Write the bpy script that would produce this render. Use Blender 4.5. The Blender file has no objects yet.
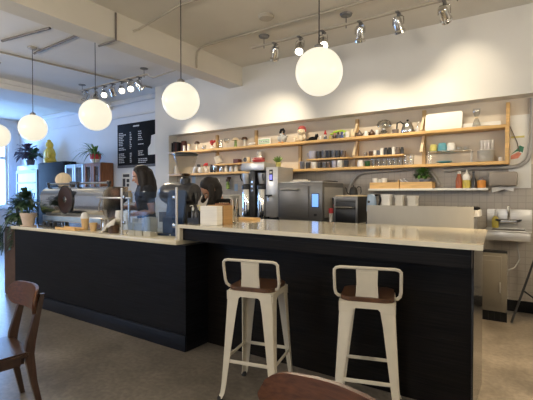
import bpy, bmesh, math, random
from mathutils import Vector, Matrix, Euler
random.seed(7)
R = math.radians
PI = math.pi
COL = bpy.context.scene.collection

# ------------------------------------------------------------------ camera
CAM_H, FOC = 1.295, 400.0
YAW, PITCH = R(33.8), math.atan(6 / 400.0)
cam_d = bpy.data.cameras.new('camera')
cam_d.sensor_width = 36.0
cam_d.lens = 36.0 * FOC / 533.0
cam_d.clip_start = 0.05
cam = bpy.data.objects.new('camera', cam_d)
COL.objects.link(cam)
cam.location = (0, 0, CAM_H)
cam.rotation_euler = (R(90) - PITCH, 0, YAW)
bpy.context.scene.camera = cam

def ray(px, py):
    x, y = (px - 266.5) / FOC, (200 - py) / FOC
    f = math.cos(PITCH) + y * math.sin(PITCH)
    u = -math.sin(PITCH) + y * math.cos(PITCH)
    return (-math.sin(YAW) * f + math.cos(YAW) * x, math.cos(YAW) * f + math.sin(YAW) * x, u)

def at(px, py, Y):                       # point of the place at depth Y from the back-wall axis
    d = ray(px, py); t = Y / d[1]
    return Vector((d[0] * t, Y, CAM_H + d[2] * t))

def on(px, py, Z):                       # point on a level surface
    d = ray(px, py); t = (Z - CAM_H) / d[2]
    return Vector((d[0] * t, d[1] * t, Z))

def mpp(px, Y):                          # metres per pixel at that spot
    return at(px, 194, Y).xy.dot(Vector((-math.sin(YAW), math.cos(YAW)))) / FOC

# ------------------------------------------------------------------ materials
def _nodes(name):
    m = bpy.data.materials.new(name); m.use_nodes = True
    nt = m.node_tree
    return m, nt, nt.nodes['Principled BSDF']

def mat(name, col, rough=0.5, metal=0.0, var=0.10, scale=12.0, bump=0.0, stretch=(1, 1, 1),
        col2=None, coat=0.0, detail=4, rvar=0.0, spec=0.5):
    m, nt, b = _nodes(name)
    tc = nt.nodes.new('ShaderNodeTexCoord')
    mp = nt.nodes.new('ShaderNodeMapping'); mp.inputs['Scale'].default_value = stretch
    nz = nt.nodes.new('ShaderNodeTexNoise')
    nz.inputs['Scale'].default_value = scale; nz.inputs['Detail'].default_value = detail
    cr = nt.nodes.new('ShaderNodeValToRGB')
    c1 = tuple(max(0, c * (1 - var)) for c in col[:3]) + (1,)
    c2 = (tuple(col2[:3]) + (1,)) if col2 else tuple(min(1, c * (1 + var)) for c in col[:3]) + (1,)
    cr.color_ramp.elements[0].color = c1; cr.color_ramp.elements[1].color = c2
    cr.color_ramp.elements[0].position = 0.3; cr.color_ramp.elements[1].position = 0.7
    L = nt.links.new
    L(tc.outputs['Object'], mp.inputs['Vector']); L(mp.outputs['Vector'], nz.inputs['Vector'])
    L(nz.outputs['Fac'], cr.inputs['Fac']); L(cr.outputs['Color'], b.inputs['Base Color'])
    b.inputs['Roughness'].default_value = rough; b.inputs['Metallic'].default_value = metal
    b.inputs['Coat Weight'].default_value = coat; b.inputs['Coat Roughness'].default_value = 0.1
    b.inputs['Specular IOR Level'].default_value = spec
    if rvar:
        mr = nt.nodes.new('ShaderNodeMapRange')
        mr.inputs['To Min'].default_value = max(0, rough - rvar); mr.inputs['To Max'].default_value = rough + rvar
        L(nz.outputs['Fac'], mr.inputs['Value']); L(mr.outputs['Result'], b.inputs['Roughness'])
    if bump:
        bp = nt.nodes.new('ShaderNodeBump'); bp.inputs['Strength'].default_value = bump
        bp.inputs['Distance'].default_value = 0.01
        L(nz.outputs['Fac'], bp.inputs['Height']); L(bp.outputs['Normal'], b.inputs['Normal'])
    return m

def plank_mat(name, col, col2, pitch, rough):
    """dark boards laid lengthwise: fine grain plus a groove every `pitch` metres of height"""
    m, nt, b = _nodes(name)
    L = nt.links.new
    tc = nt.nodes.new('ShaderNodeTexCoord')
    mp = nt.nodes.new('ShaderNodeMapping'); mp.inputs['Scale'].default_value = (1.5, 1.5, 60)
    nz = nt.nodes.new('ShaderNodeTexNoise'); nz.inputs['Scale'].default_value = 2.0; nz.inputs['Detail'].default_value = 6
    cr = nt.nodes.new('ShaderNodeValToRGB')
    cr.color_ramp.elements[0].color = col + (1,); cr.color_ramp.elements[1].color = col2 + (1,)
    cr.color_ramp.elements[0].position = 0.35; cr.color_ramp.elements[1].position = 0.75
    sp = nt.nodes.new('ShaderNodeSeparateXYZ')
    mo = nt.nodes.new('ShaderNodeMath'); mo.operation = 'PINGPONG'; mo.inputs[1].default_value = pitch / 2
    gr = nt.nodes.new('ShaderNodeMapRange'); gr.inputs['From Min'].default_value = 0; gr.inputs['From Max'].default_value = 0.004
    ad = nt.nodes.new('ShaderNodeMath'); ad.operation = 'MULTIPLY_ADD'; ad.inputs[1].default_value = 0.25
    bp = nt.nodes.new('ShaderNodeBump'); bp.inputs['Strength'].default_value = 0.25; bp.inputs['Distance'].default_value = 0.002
    L(tc.outputs['Object'], mp.inputs['Vector']); L(mp.outputs['Vector'], nz.inputs['Vector'])
    L(nz.outputs['Fac'], cr.inputs['Fac']); L(cr.outputs['Color'], b.inputs['Base Color'])
    L(tc.outputs['Object'], sp.inputs['Vector']); L(sp.outputs['Z'], mo.inputs[0]); L(mo.outputs['Value'], gr.inputs['Value'])
    L(nz.outputs['Fac'], ad.inputs[0]); L(gr.outputs['Result'], ad.inputs[2]); L(ad.outputs['Value'], bp.inputs['Height'])
    L(bp.outputs['Normal'], b.inputs['Normal'])
    b.inputs['Roughness'].default_value = rough
    b.inputs['Specular IOR Level'].default_value = 0.16
    return m

def tile_mat(name, col, mortar, w, h, rough=0.35):
    m, nt, b = _nodes(name)
    L = nt.links.new
    tc = nt.nodes.new('ShaderNodeTexCoord')
    sp = nt.nodes.new('ShaderNodeSeparateXYZ'); cb = nt.nodes.new('ShaderNodeCombineXYZ')
    br = nt.nodes.new('ShaderNodeTexBrick'); br.offset = 0.0
    br.inputs['Color1'].default_value = col + (1,); br.inputs['Color2'].default_value = tuple(c * 0.93 for c in col) + (1,)
    br.inputs['Mortar'].default_value = mortar + (1,)
    br.inputs['Scale'].default_value = 1.0; br.inputs['Mortar Size'].default_value = 0.004
    br.inputs['Brick Width'].default_value = w; br.inputs['Row Height'].default_value = h
    L(tc.outputs['Object'], sp.inputs['Vector']); L(sp.outputs['X'], cb.inputs['X']); L(sp.outputs['Z'], cb.inputs['Y'])
    L(cb.outputs['Vector'], br.inputs['Vector']); L(br.outputs['Color'], b.inputs['Base Color'])
    b.inputs['Roughness'].default_value = rough
    return m

def glass_mat(name, tint=(1, 1, 1), gloss=0.10, rough=0.02, fres=0.8):
    m = bpy.data.materials.new(name); m.use_nodes = True
    nt = m.node_tree; nt.nodes.clear(); L = nt.links.new
    out = nt.nodes.new('ShaderNodeOutputMaterial'); mx = nt.nodes.new('ShaderNodeMixShader')
    tr = nt.nodes.new('ShaderNodeBsdfTransparent'); gl = nt.nodes.new('ShaderNodeBsdfGlossy')
    lw = nt.nodes.new('ShaderNodeLayerWeight'); lw.inputs['Blend'].default_value = 0.25
    ad = nt.nodes.new('ShaderNodeMath'); ad.operation = 'MULTIPLY_ADD'; ad.use_clamp = True
    ad.inputs[1].default_value = fres; ad.inputs[2].default_value = gloss
    nz = nt.nodes.new('ShaderNodeTexNoise'); nz.inputs['Scale'].default_value = 9
    cr = nt.nodes.new('ShaderNodeValToRGB')
    cr.color_ramp.elements[0].color = tuple(c * 0.96 for c in tint) + (1,); cr.color_ramp.elements[1].color = tint + (1,)
    L(nz.outputs['Fac'], cr.inputs['Fac']); L(cr.outputs['Color'], tr.inputs['Color'])
    gl.inputs['Roughness'].default_value = rough
    L(lw.outputs['Fresnel'], ad.inputs[0]); L(ad.outputs['Value'], mx.inputs['Fac'])
    L(tr.outputs['BSDF'], mx.inputs[1]); L(gl.outputs['BSDF'], mx.inputs[2]); L(mx.outputs['Shader'], out.inputs['Surface'])
    return m

def glow_mat(name, col, strength, var=0.03, scale=4.0):
    m, nt, b = _nodes(name)
    nz = nt.nodes.new('ShaderNodeTexNoise'); nz.inputs['Scale'].default_value = scale
    cr = nt.nodes.new('ShaderNodeValToRGB')
    cr.color_ramp.elements[0].color = tuple(c * (1 - var) for c in col) + (1,)
    cr.color_ramp.elements[1].color = tuple(col) + (1,)
    nt.links.new(nz.outputs['Fac'], cr.inputs['Fac'])
    nt.links.new(cr.outputs['Color'], b.inputs['Emission Color'])
    b.inputs['Base Color'].default_value = (0.25, 0.24, 0.21, 1)
    b.inputs['Emission Strength'].default_value = strength
    b.inputs['Roughness'].default_value = 0.3
    return m

M = {}
M['wall'] = mat('wall_paint', (0.76, 0.745, 0.71), 0.75, var=0.03, scale=2.0, bump=0.03)
M['wall_blue_lit'] = mat('wall_paint_blue_lit', (0.74, 0.76, 0.80), 0.7, var=0.03, scale=2.0)  # wall paint with the blue window light put into its colour
M['ceil'] = mat('ceiling_paint', (0.72, 0.69, 0.62), 0.85, var=0.05, scale=1.5, bump=0.04)
M['ceil_left'] = mat('ceiling_board', (0.78, 0.77, 0.75), 0.8, var=0.03, scale=1.5)
M['tile'] = tile_mat('splash_tile', (0.46, 0.41, 0.345), (0.37, 0.33, 0.28), 0.075, 0.075)
M['recess'] = mat('recess_board', (0.66, 0.585, 0.485), 0.7, var=0.05, scale=3.0)
M['black_plank'] = plank_mat('black_stained_boards', (0.0015, 0.0013, 0.0012), (0.013, 0.010, 0.008), 0.14, 0.36)
M['plank_blue_sheen'] = plank_mat('black_boards_blue_sheen', (0.002, 0.0022, 0.003), (0.012, 0.012, 0.015), 0.14, 0.38)  # black boards, blue daylight reflection put into the colour
M['base_blue_sheen'] = mat('black_baseboard_blue_sheen', (0.006, 0.008, 0.014), 0.4, var=0.2, scale=5, spec=0.25)  # same blue reflection painted into the baseboard
M['black_laminate'] = mat('black_gloss_end_panel', (0.016, 0.015, 0.014), 0.16, var=0.2, scale=6, coat=0.6)
M['top'] = mat('cream_counter_slab', (0.74, 0.66, 0.48), 0.10, var=0.10, scale=2.2, stretch=(0.7, 7, 7), coat=0.5, detail=6)
M['edge'] = mat('cream_slab_edge', (0.70, 0.64, 0.50), 0.35, var=0.06, scale=6)
M['pine'] = mat('pine_wood', (0.68, 0.43, 0.17), 0.45, var=0.16, scale=5, stretch=(1, 9, 9), detail=6)
M['pine_post'] = mat('pine_post_wood', (0.50, 0.33, 0.15), 0.5, var=0.18, scale=5, stretch=(9, 9, 1), detail=6)
M['pale_wood'] = mat('pale_wood', (0.74, 0.60, 0.40), 0.5, var=0.10, scale=6, stretch=(9, 9, 1))
M['walnut'] = mat('walnut_wood', (0.034, 0.014, 0.0075), 0.30, var=0.35, scale=7, stretch=(2, 14, 2), detail=8, coat=0.25)
M['walnut_red'] = mat('red_walnut_wood', (0.085, 0.031, 0.014), 0.32, var=0.4, scale=6, stretch=(1.5, 16, 16), detail=8, coat=0.15)
M['seat_wood'] = mat('stool_seat_wood', (0.085, 0.040, 0.020), 0.35, var=0.4, scale=7, stretch=(2, 18, 2), detail=8)
M['cab_wood'] = mat('cabinet_wood', (0.24, 0.10, 0.045), 0.5, var=0.22, scale=6, stretch=(8, 8, 1), spec=0.2)
M['cream_metal'] = mat('cream_painted_metal', (0.60, 0.55, 0.445), 0.38, var=0.03, scale=14)
M['steel'] = mat('brushed_steel', (0.60, 0.585, 0.56), 0.34, 0.65, var=0.08, scale=8, stretch=(1, 1, 30), rvar=0.06)
M['steel_dark'] = mat('grey_oven_steel', (0.185, 0.18, 0.175), 0.38, 0.65, var=0.10, scale=6, stretch=(1, 1, 24))
M['steel_panel'] = mat('matte_steel_sheet', (0.42, 0.39, 0.33), 0.5, 0.35, var=0.03, scale=3, stretch=(3, 1, 1))
M['chrome'] = mat('polished_chrome', (0.72, 0.71, 0.69), 0.14, 1.0, var=0.06, scale=6)
M['black'] = mat('black_plastic', (0.012, 0.012, 0.013), 0.35, var=0.2, scale=20)
M['black_matte'] = mat('black_board', (0.012, 0.012, 0.013), 0.75, var=0.2, scale=10, spec=0.15)
M['charcoal'] = mat('charcoal_glaze', (0.045, 0.045, 0.05), 0.28, var=0.3, scale=16)
M['slate'] = mat('slate_glaze', (0.12, 0.125, 0.15), 0.28, var=0.25, scale=18)
M['lilac'] = mat('pale_lilac_glaze', (0.42, 0.42, 0.52), 0.3, var=0.08, scale=10)
M['white_china'] = mat('white_china', (0.80, 0.78, 0.73), 0.2, var=0.03, scale=8)
M['white_plastic'] = mat('white_plastic', (0.78, 0.76, 0.71), 0.4, var=0.03, scale=8)
M['white_matte'] = mat('white_card', (0.80, 0.79, 0.75), 0.8, var=0.03, scale=8)
M['napkin'] = mat('folded_white_napkins', (0.83, 0.80, 0.74), 0.85, var=0.06, scale=3, stretch=(1, 1, 60), bump=0.3)
M['kraft'] = mat('kraft_paper', (0.40, 0.235, 0.095), 0.8, var=0.12, scale=3, stretch=(1, 1, 60), bump=0.2)
M['cup_kraft'] = mat('kraft_cup_card', (0.62, 0.42, 0.20), 0.7, var=0.08, scale=20)
M['carton'] = mat('grey_card_carton', (0.46, 0.43, 0.35), 0.75, var=0.08, scale=22)
M['cloth'] = mat('white_towel_cloth', (0.72, 0.68, 0.60), 0.95, var=0.06, scale=40, bump=0.3)
M['brown'] = mat('brown_glaze', (0.09, 0.05, 0.03), 0.3, var=0.25, scale=14)
M['teapot'] = mat('taupe_teapot_glaze', (0.14, 0.105, 0.085), 0.25, var=0.2, scale=14)
M['maroon'] = mat('maroon_binding', (0.11, 0.035, 0.03), 0.5, var=0.25, scale=14)
M['red'] = mat('red_petals', (0.50, 0.025, 0.03), 0.5, var=0.25, scale=20)
M['red_soft'] = mat('soft_red_felt', (0.36, 0.07, 0.06), 0.8, var=0.15, scale=20)
M['yellow'] = mat('yellow_glaze', (0.70, 0.50, 0.06), 0.35, var=0.14, scale=14)
M['yellow_cup'] = mat('lemon_cup_glaze', (0.62, 0.55, 0.16), 0.3, var=0.1, scale=14)
M['teal'] = mat('teal_glaze', (0.10, 0.32, 0.40), 0.28, var=0.1, scale=14)
M['green_cup'] = mat('bottle_green_glaze', (0.02, 0.085, 0.025), 0.25, var=0.2, scale=14)
M['lime'] = mat('lime_rubber', (0.52, 0.80, 0.08), 0.45, var=0.1, scale=14)
M['blue_toy'] = mat('blue_paint', (0.05, 0.09, 0.28), 0.4, var=0.3, scale=30)
M['leaf'] = mat('leaf_green', (0.085, 0.20, 0.035), 0.5, var=0.4, scale=18)
M['leaf_dark'] = mat('leaf_deep_green', (0.03, 0.065, 0.03), 0.45, var=0.45, scale=18)
M['leaf_purple'] = mat('leaf_purple', (0.07, 0.05, 0.085), 0.45, var=0.4, scale=18)
M['leaf_light'] = mat('leaf_pale_green', (0.22, 0.32, 0.08), 0.5, var=0.4, scale=18)
M['soil'] = mat('potting_soil', (0.03, 0.02, 0.014), 0.95, var=0.3, scale=40)
M['clay'] = mat('pale_clay_pot', (0.56, 0.45, 0.37), 0.75, var=0.1, scale=16)
M['plush_grey'] = mat('grey_plush', (0.36, 0.37, 0.37), 0.95, var=0.15, scale=40, bump=0.4)
M['plush_cream'] = mat('cream_plush', (0.62, 0.53, 0.40), 0.95, var=0.12, scale=40, bump=0.4)
M['skin'] = mat('skin', (0.56, 0.31, 0.22), 0.5, var=0.07, scale=14)
M['lips'] = mat('lips', (0.38, 0.13, 0.11), 0.45, var=0.08, scale=14)
M['hair'] = mat('dark_brown_hair', (0.010, 0.006, 0.0045), 0.65, var=0.5, scale=30, stretch=(4, 4, 0.6), bump=0.5)
M['tee'] = mat('charcoal_tee_cotton', (0.016, 0.018, 0.024), 0.85, var=0.2, scale=30, bump=0.2)
M['trousers'] = mat('dark_denim', (0.02, 0.024, 0.036), 0.85, var=0.2, scale=30)
M['pos'] = mat('navy_terminal_plastic', (0.022, 0.045, 0.095), 0.28, var=0.12, scale=10)
M['glass'] = glass_mat('clear_glass', (0.97, 0.975, 0.965), 0.06, fres=0.4)
M['glass_blue'] = glass_mat('blue_tinged_screen_glass', (0.84, 0.90, 0.97), 0.02, fres=0.12)
M['hopper'] = glass_mat('smoky_hopper_plastic', (0.95, 0.94, 0.91), 0.02, 0.25, fres=0.10)
M['frosted'] = mat('frosted_plastic', (0.66, 0.63, 0.56), 0.5, var=0.05, scale=10)
M['hopper_clear'] = M['hopper']
M['beans'] = mat('roasted_beans', (0.05, 0.024, 0.012), 0.45, var=0.5, scale=120, bump=0.8)
M['window_glass'] = glass_mat('window_glass', (0.96, 0.98, 1.0), 0.03, fres=0.3)
M['globe'] = glow_mat('opal_globe_glass', (1.0, 0.93, 0.74), 0.92, var=0.05, scale=5.0)
M['bulb'] = glow_mat('lit_lamp_face', (1.0, 0.92, 0.76), 7.0)
M['screen'] = glow_mat('lit_blue_screen', (0.12, 0.36, 0.95), 1.5, var=0.15, scale=40)
M['led'] = glow_mat('lit_indigo_display', (0.10, 0.12, 0.9), 1.3)
M['paper_towel'] = mat('taupe_dispenser_plastic', (0.27, 0.235, 0.20), 0.45, var=0.06, scale=10)
M['grey_pipe'] = mat('grey_pipe_plastic', (0.36, 0.35, 0.33), 0.4, var=0.06, scale=10)
M['dark_conduit'] = mat('dark_conduit_paint', (0.16, 0.14, 0.125), 0.5, var=0.1, scale=10)
M['conduit'] = mat('painted_conduit', (0.45, 0.41, 0.34), 0.6, var=0.06, scale=10)
M['cabinet_beige'] = mat('beige_enamel', (0.17, 0.148, 0.112), 0.5, var=0.06, scale=8)
M['orange'] = mat('orange_sauce', (0.60, 0.24, 0.04), 0.4, var=0.1, scale=10)
M['sauce_red'] = mat('red_brown_sauce', (0.32, 0.08, 0.03), 0.35, var=0.2, scale=10)
M['oil'] = mat('golden_oil', (0.52, 0.42, 0.08), 0.3, var=0.1, scale=10)
M['print'] = mat('printed_ink', (0.05, 0.05, 0.055), 0.7, var=0.2, scale=30)
M['chalk'] = mat('chalk_lettering', (0.72, 0.72, 0.72), 0.9, var=0.15, scale=60)
M['mint'] = mat('pale_green_ink', (0.36, 0.55, 0.36), 0.7, var=0.1, scale=30)
M['coral'] = mat('coral_ink', (0.72, 0.28, 0.20), 0.7, var=0.2, scale=20)
M['green_ink'] = mat('deep_green_ink', (0.06, 0.22, 0.14), 0.7, var=0.2, scale=20)
M['pink'] = mat('pink_face_paint', (0.75, 0.5, 0.42), 0.5, var=0.05, scale=20)
M['rubber'] = mat('black_rubber', (0.02, 0.02, 0.02), 0.7, var=0.2, scale=20)
M['pale_blue_daylit'] = mat('pale_blue_paint_and_daylight', (0.32, 0.43, 0.58), 0.25, var=0.1, scale=4)  # pale blue paint; on fridge and drip strip it carries reflected daylight

def floor_mat():
    m, nt, b = _nodes('polished_concrete')
    L = nt.links.new
    tc = nt.nodes.new('ShaderNodeTexCoord')
    a = nt.nodes.new('ShaderNodeTexNoise'); a.inputs['Scale'].default_value = 1.3; a.inputs['Detail'].default_value = 8; a.inputs['Roughness'].default_value = 0.65
    c = nt.nodes.new('ShaderNodeTexNoise'); c.inputs['Scale'].default_value = 30; c.inputs['Detail'].default_value = 3
    r1 = nt.nodes.new('ShaderNodeValToRGB')
    r1.color_ramp.elements[0].color = (0.085, 0.074, 0.062, 1); r1.color_ramp.elements[0].position = 0.30
    r1.color_ramp.elements[1].color = (0.255, 0.222, 0.185, 1); r1.color_ramp.elements[1].position = 0.72
    r2 = nt.nodes.new('ShaderNodeValToRGB')
    r2.color_ramp.elements[0].color = (0.74, 0.74, 0.74, 1); r2.color_ramp.elements[0].position = 0.35
    r2.color_ramp.elements[1].color = (1.08, 1.08, 1.08, 1); r2.color_ramp.elements[1].position = 0.65
    mx = nt.nodes.new('ShaderNodeMix'); mx.data_type = 'RGBA'; mx.blend_type = 'MULTIPLY'; mx.inputs['Factor'].default_value = 1.0
    L(tc.outputs['Object'], a.inputs['Vector']); L(tc.outputs['Object'], c.inputs['Vector'])
    L(a.outputs['Fac'], r1.inputs['Fac']); L(c.outputs['Fac'], r2.inputs['Fac'])
    L(r1.outputs['Color'], mx.inputs[6]); L(r2.outputs['Color'], mx.inputs[7]); L(mx.outputs[2], b.inputs['Base Color'])
    mr = nt.nodes.new('ShaderNodeMapRange'); mr.inputs['To Min'].default_value = 0.22; mr.inputs['To Max'].default_value = 0.45
    L(a.outputs['Fac'], mr.inputs['Value']); L(mr.outputs['Result'], b.inputs['Roughness'])
    return m
M['floor'] = floor_mat()

# ------------------------------------------------------------------ mesh builder
class MB:
    def __init__(s): s.bm = bmesh.new()
    def box(s, x0, x1, y0, y1, z0, z1, bev=0.0, mtx=None):
        n0 = set(s.bm.verts)
        r = bmesh.ops.create_cube(s.bm, size=1.0)
        vs = r['verts']
        for v in vs:
            v.co = Vector(((x0 + x1) / 2 + v.co.x * (x1 - x0), (y0 + y1) / 2 + v.co.y * (y1 - y0), (z0 + z1) / 2 + v.co.z * (z1 - z0)))
        if bev > 0:
            es = list({e for v in vs for e in v.link_edges})
            bmesh.ops.bevel(s.bm, geom=es, offset=bev, segments=2, affect='EDGES', profile=0.5)
        if mtx is not None:
            for v in s.bm.verts:
                if v not in n0: v.co = mtx @ v.co
        return s
    def bar(s, p0, p1, w, h, bev=0.0):
        p0, p1 = Vector(p0), Vector(p1); d = p1 - p0
        q = d.to_track_quat('X', 'Z').to_matrix().to_4x4(); q.translation = p0
        return s.box(0, d.length, -w / 2, w / 2, -h / 2, h / 2, bev, q)
    def prism(s, poly, z0, z1, mtx=None, bev=0.0):
        vb = [s.bm.verts.new((p[0], p[1], z0)) for p in poly]
        vt = [s.bm.verts.new((p[0], p[1], z1)) for p in poly]
        n = len(poly)
        fs = [s.bm.faces.new(vb[::-1]), s.bm.faces.new(vt)]
        for i in range(n): fs.append(s.bm.faces.new((vb[i], vb[(i + 1) % n], vt[(i + 1) % n], vt[i])))
        if bev:
            es = [e for e in fs[1].edges] + [e for e in fs[0].edges]
            new = bmesh.ops.bevel(s.bm, geom=es, offset=bev, segments=2, affect='EDGES')
            vs = {v for f in new['faces'] for v in f.verts} | {v for f in fs if f.is_valid for v in f.verts}
        else: vs = set(vb + vt)
        if mtx is not None:
            for v in vs: v.co = mtx @ v.co
        return s
    def lathe(s, prof, c=(0, 0, 0), seg=18, mtx=None):
        """prof: (radius, height) pairs turned about Z at c, or about mtx's Z"""
        c = Vector(c); rings = []
        T = (lambda v: mtx @ v + c) if mtx is not None else (lambda v: v + c)
        for r, z in prof:
            if r < 1e-5: rings.append([s.bm.verts.new(T(Vector((0, 0, z))))])
            else: rings.append([s.bm.verts.new(T(Vector((r * math.cos(2 * PI * i / seg), r * math.sin(2 * PI * i / seg), z)))) for i in range(seg)])
        for a, b in zip(rings, rings[1:]):
            for i in range(seg):
                j = (i + 1) % seg
                if len(a) == 1 and len(b) == 1: continue
                if len(a) == 1: s.bm.faces.new((a[0], b[j], b[i]))
                elif len(b) == 1: s.bm.faces.new((a[i], a[j], b[0]))
                else: s.bm.faces.new((a[i], a[j], b[j], b[i]))
        return s
    def tube(s, pts, r, seg=8, closed=False, flat=1.0):
        pts = [Vector(p) for p in pts]; n = len(pts)
        rs = r if isinstance(r, (list, tuple)) else [r] * n
        up = None; rings = []
        for i, p in enumerate(pts):
            a = pts[(i - 1) % n] if (i > 0 or closed) else p
            b = pts[(i + 1) % n] if (i < n - 1 or closed) else p
            t = (b - a).normalized()
            if up is None:
                up = Vector((0, 0, 1)) if abs(t.z) < 0.9 else Vector((1, 0, 0))
            up = (up - t * up.dot(t)).normalized(); sd = t.cross(up)
            rings.append([s.bm.verts.new(p + (up * math.sin(2 * PI * k / seg) * flat + sd * math.cos(2 * PI * k / seg)) * rs[i]) for k in range(seg)])
        pr = list(zip(rings, rings[1:])) + ([(rings[-1], rings[0])] if closed else [])
        for a, b in pr:
            for k in range(seg): s.bm.faces.new((a[k], a[(k + 1) % seg], b[(k + 1) % seg], b[k]))
        if not closed:
            s.bm.faces.new(rings[0][::-1]); s.bm.faces.new(rings[-1])
        return s
    def ell(s, c, r, seg=14, rot=None):
        r = (r, r, r) if isinstance(r, (int, float)) else r
        res = bmesh.ops.create_uvsphere(s.bm, u_segments=seg, v_segments=max(6, seg // 2 + 2), radius=1.0)
        for v in res['verts']:
            q = Vector((v.co.x * r[0], v.co.y * r[1], v.co.z * r[2]))
            if rot is not None: q = rot @ q
            v.co = q + Vector(c)
        return s
    def leaf(s, p, d, up, ln, w, curl=0.3, n=4):
        """one folded leaf blade with real width, running along d and drooping"""
        p, d, up = Vector(p), Vector(d).normalized(), Vector(up).normalized()
        sd = d.cross(up)
        if sd.length < 1e-3: sd = Vector((1, 0, 0))
        sd.normalize(); L = []
        for i in range(n + 1):
            t = i / n
            ctr = p + d * ln * t - Vector((0, 0, 1)) * curl * ln * t * t
            ww = w * math.sin(PI * (0.08 + 0.90 * t)) * 0.5
            L.append((s.bm.verts.new(ctr - sd * ww + up * ww * 0.25), s.bm.verts.new(ctr), s.bm.verts.new(ctr + sd * ww + up * ww * 0.25)))
        for a, b in zip(L, L[1:]):
            s.bm.faces.new((a[0], a[1], b[1], b[0])); s.bm.faces.new((a[1], a[2], b[2], b[1]))
        return s
    def build(s, name, material, parent=None, loc=None, smooth=38):
        me = bpy.data.meshes.new(name)
        bmesh.ops.recalc_face_normals(s.bm, faces=s.bm.faces)
        s.bm.to_mesh(me); s.bm.free()
        me.materials.append(material if not isinstance(material, str) else M[material])
        for p in me.polygons: p.use_smooth = True
        me.set_sharp_from_angle(angle=R(smooth))
        o = bpy.data.objects.new(name, me); COL.objects.link(o)
        if parent is not None: o.parent = parent
        if loc is not None: o.location = loc
        return o

def fold_in(base, extra):
    """let a printed pattern become part of the sheet that carries it"""
    bm = bmesh.new(); bm.from_mesh(base.data); n = len(bm.faces)
    bm.from_mesh(extra.data); bm.faces.ensure_lookup_table()
    for f in bm.faces[n:]: f.material_index = 1
    bm.to_mesh(base.data); bm.free(); base.data.materials.append(extra.data.materials[0])
    base.data.set_sharp_from_angle(angle=R(38)); bpy.data.objects.remove(extra)

def tag(o, label, cat, group=None, kind=None):
    o['label'] = label; o['category'] = cat
    if group: o['group'] = group
    if kind: o['kind'] = kind
    return o

def thing(name, label, cat, loc=(0, 0, 0), rz=0.0, group=None):
    o = bpy.data.objects.new(name, None); COL.objects.link(o)
    o.empty_display_size = 0.1
    o.location = loc; o.rotation_euler = (0, 0, rz)
    return tag(o, label, cat, group)

def struct(name, mb, m):
    o = mb.build(name, m); o['kind'] = 'structure'; return o

def copy_thing(src, loc, rz, label, scale=None):
    def cp(o, parent):
        c = o.copy(); COL.objects.link(c)
        if parent is not None:
            c.parent = parent; c.matrix_parent_inverse = o.matrix_parent_inverse.copy()
        for ch in kids.get(o, []): cp(ch, c)
        return c
    kids = {}
    for ob in list(COL.objects):
        if ob.parent is not None: kids.setdefault(ob.parent, []).append(ob)
    r = cp(src, None)
    r.location = loc; r.rotation_euler = (0, 0, rz); r['label'] = label
    if scale: r.scale = scale if isinstance(scale, (tuple, list)) else (scale,) * 3
    return r

ORD = ['leftmost', 'second', 'third', 'fourth', 'fifth', 'sixth', 'seventh', 'eighth', 'ninth', 'tenth']
def nth(i): return 'leftmost' if i == 0 else ORD[i] + ' from left'
RX = lambda a: Matrix.Rotation(R(a), 3, 'X')
RY = lambda a: Matrix.Rotation(R(a), 3, 'Y')
RZm = lambda a: Matrix.Rotation(R(a), 3, 'Z')

def arc(c, r, a0, a1, n, plane='xz'):
    out = []
    for i in range(n + 1):
        a = R(a0 + (a1 - a0) * i / n); u, v = r * math.cos(a), r * math.sin(a)
        out.append(Vector(c) + (Vector((u, 0, v)) if plane == 'xz' else Vector((0, u, v)) if plane == 'yz' else Vector((u, v, 0))))
    return out

def rrect(w, h, r, n=5):
    """rounded rectangle outline centred at the origin"""
    out = []
    for cx, cy, a in ((w/2 - r, h/2 - r, 0), (-w/2 + r, h/2 - r, 90), (-w/2 + r, -h/2 + r, 180), (w/2 - r, -h/2 + r, 270)):
        for i in range(n + 1):
            t = R(a + 90 * i / n); out.append((cx + r * math.cos(t), cy + r * math.sin(t)))
    return out
# ------------------------------------------------------------------ the room
CEIL = 3.275
struct('floor', MB().box(-12.0, 3.2, -4.2, 5.6, -0.12, 0.0), 'floor')
struct('ceiling', MB().box(-12.0, 3.2, -4.2, 5.6, CEIL, CEIL + 0.15), 'ceil')
struct('wall_back', MB().box(-5.815, 3.0, 5.0, 5.6, 2.345, CEIL).box(-5.815, -5.46, 5.0, 5.6, 0, 2.345), 'wall')
struct('wall_recess', MB().box(-5.46, 3.0, 5.2, 5.6, 1.62, 2.345), 'recess')
struct('wall_splash', MB().box(-5.46, 3.0, 5.2, 5.6, 0.0, 1.62), 'tile')
struct('wall_alcove', MB().box(-11.7, -5.815, 5.35, 5.6, 0, CEIL), 'wall_blue_lit')
struct('wall_right', MB().box(3.0, 3.2, -4.0, 5.6, 0, CEIL), 'wall')
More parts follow.
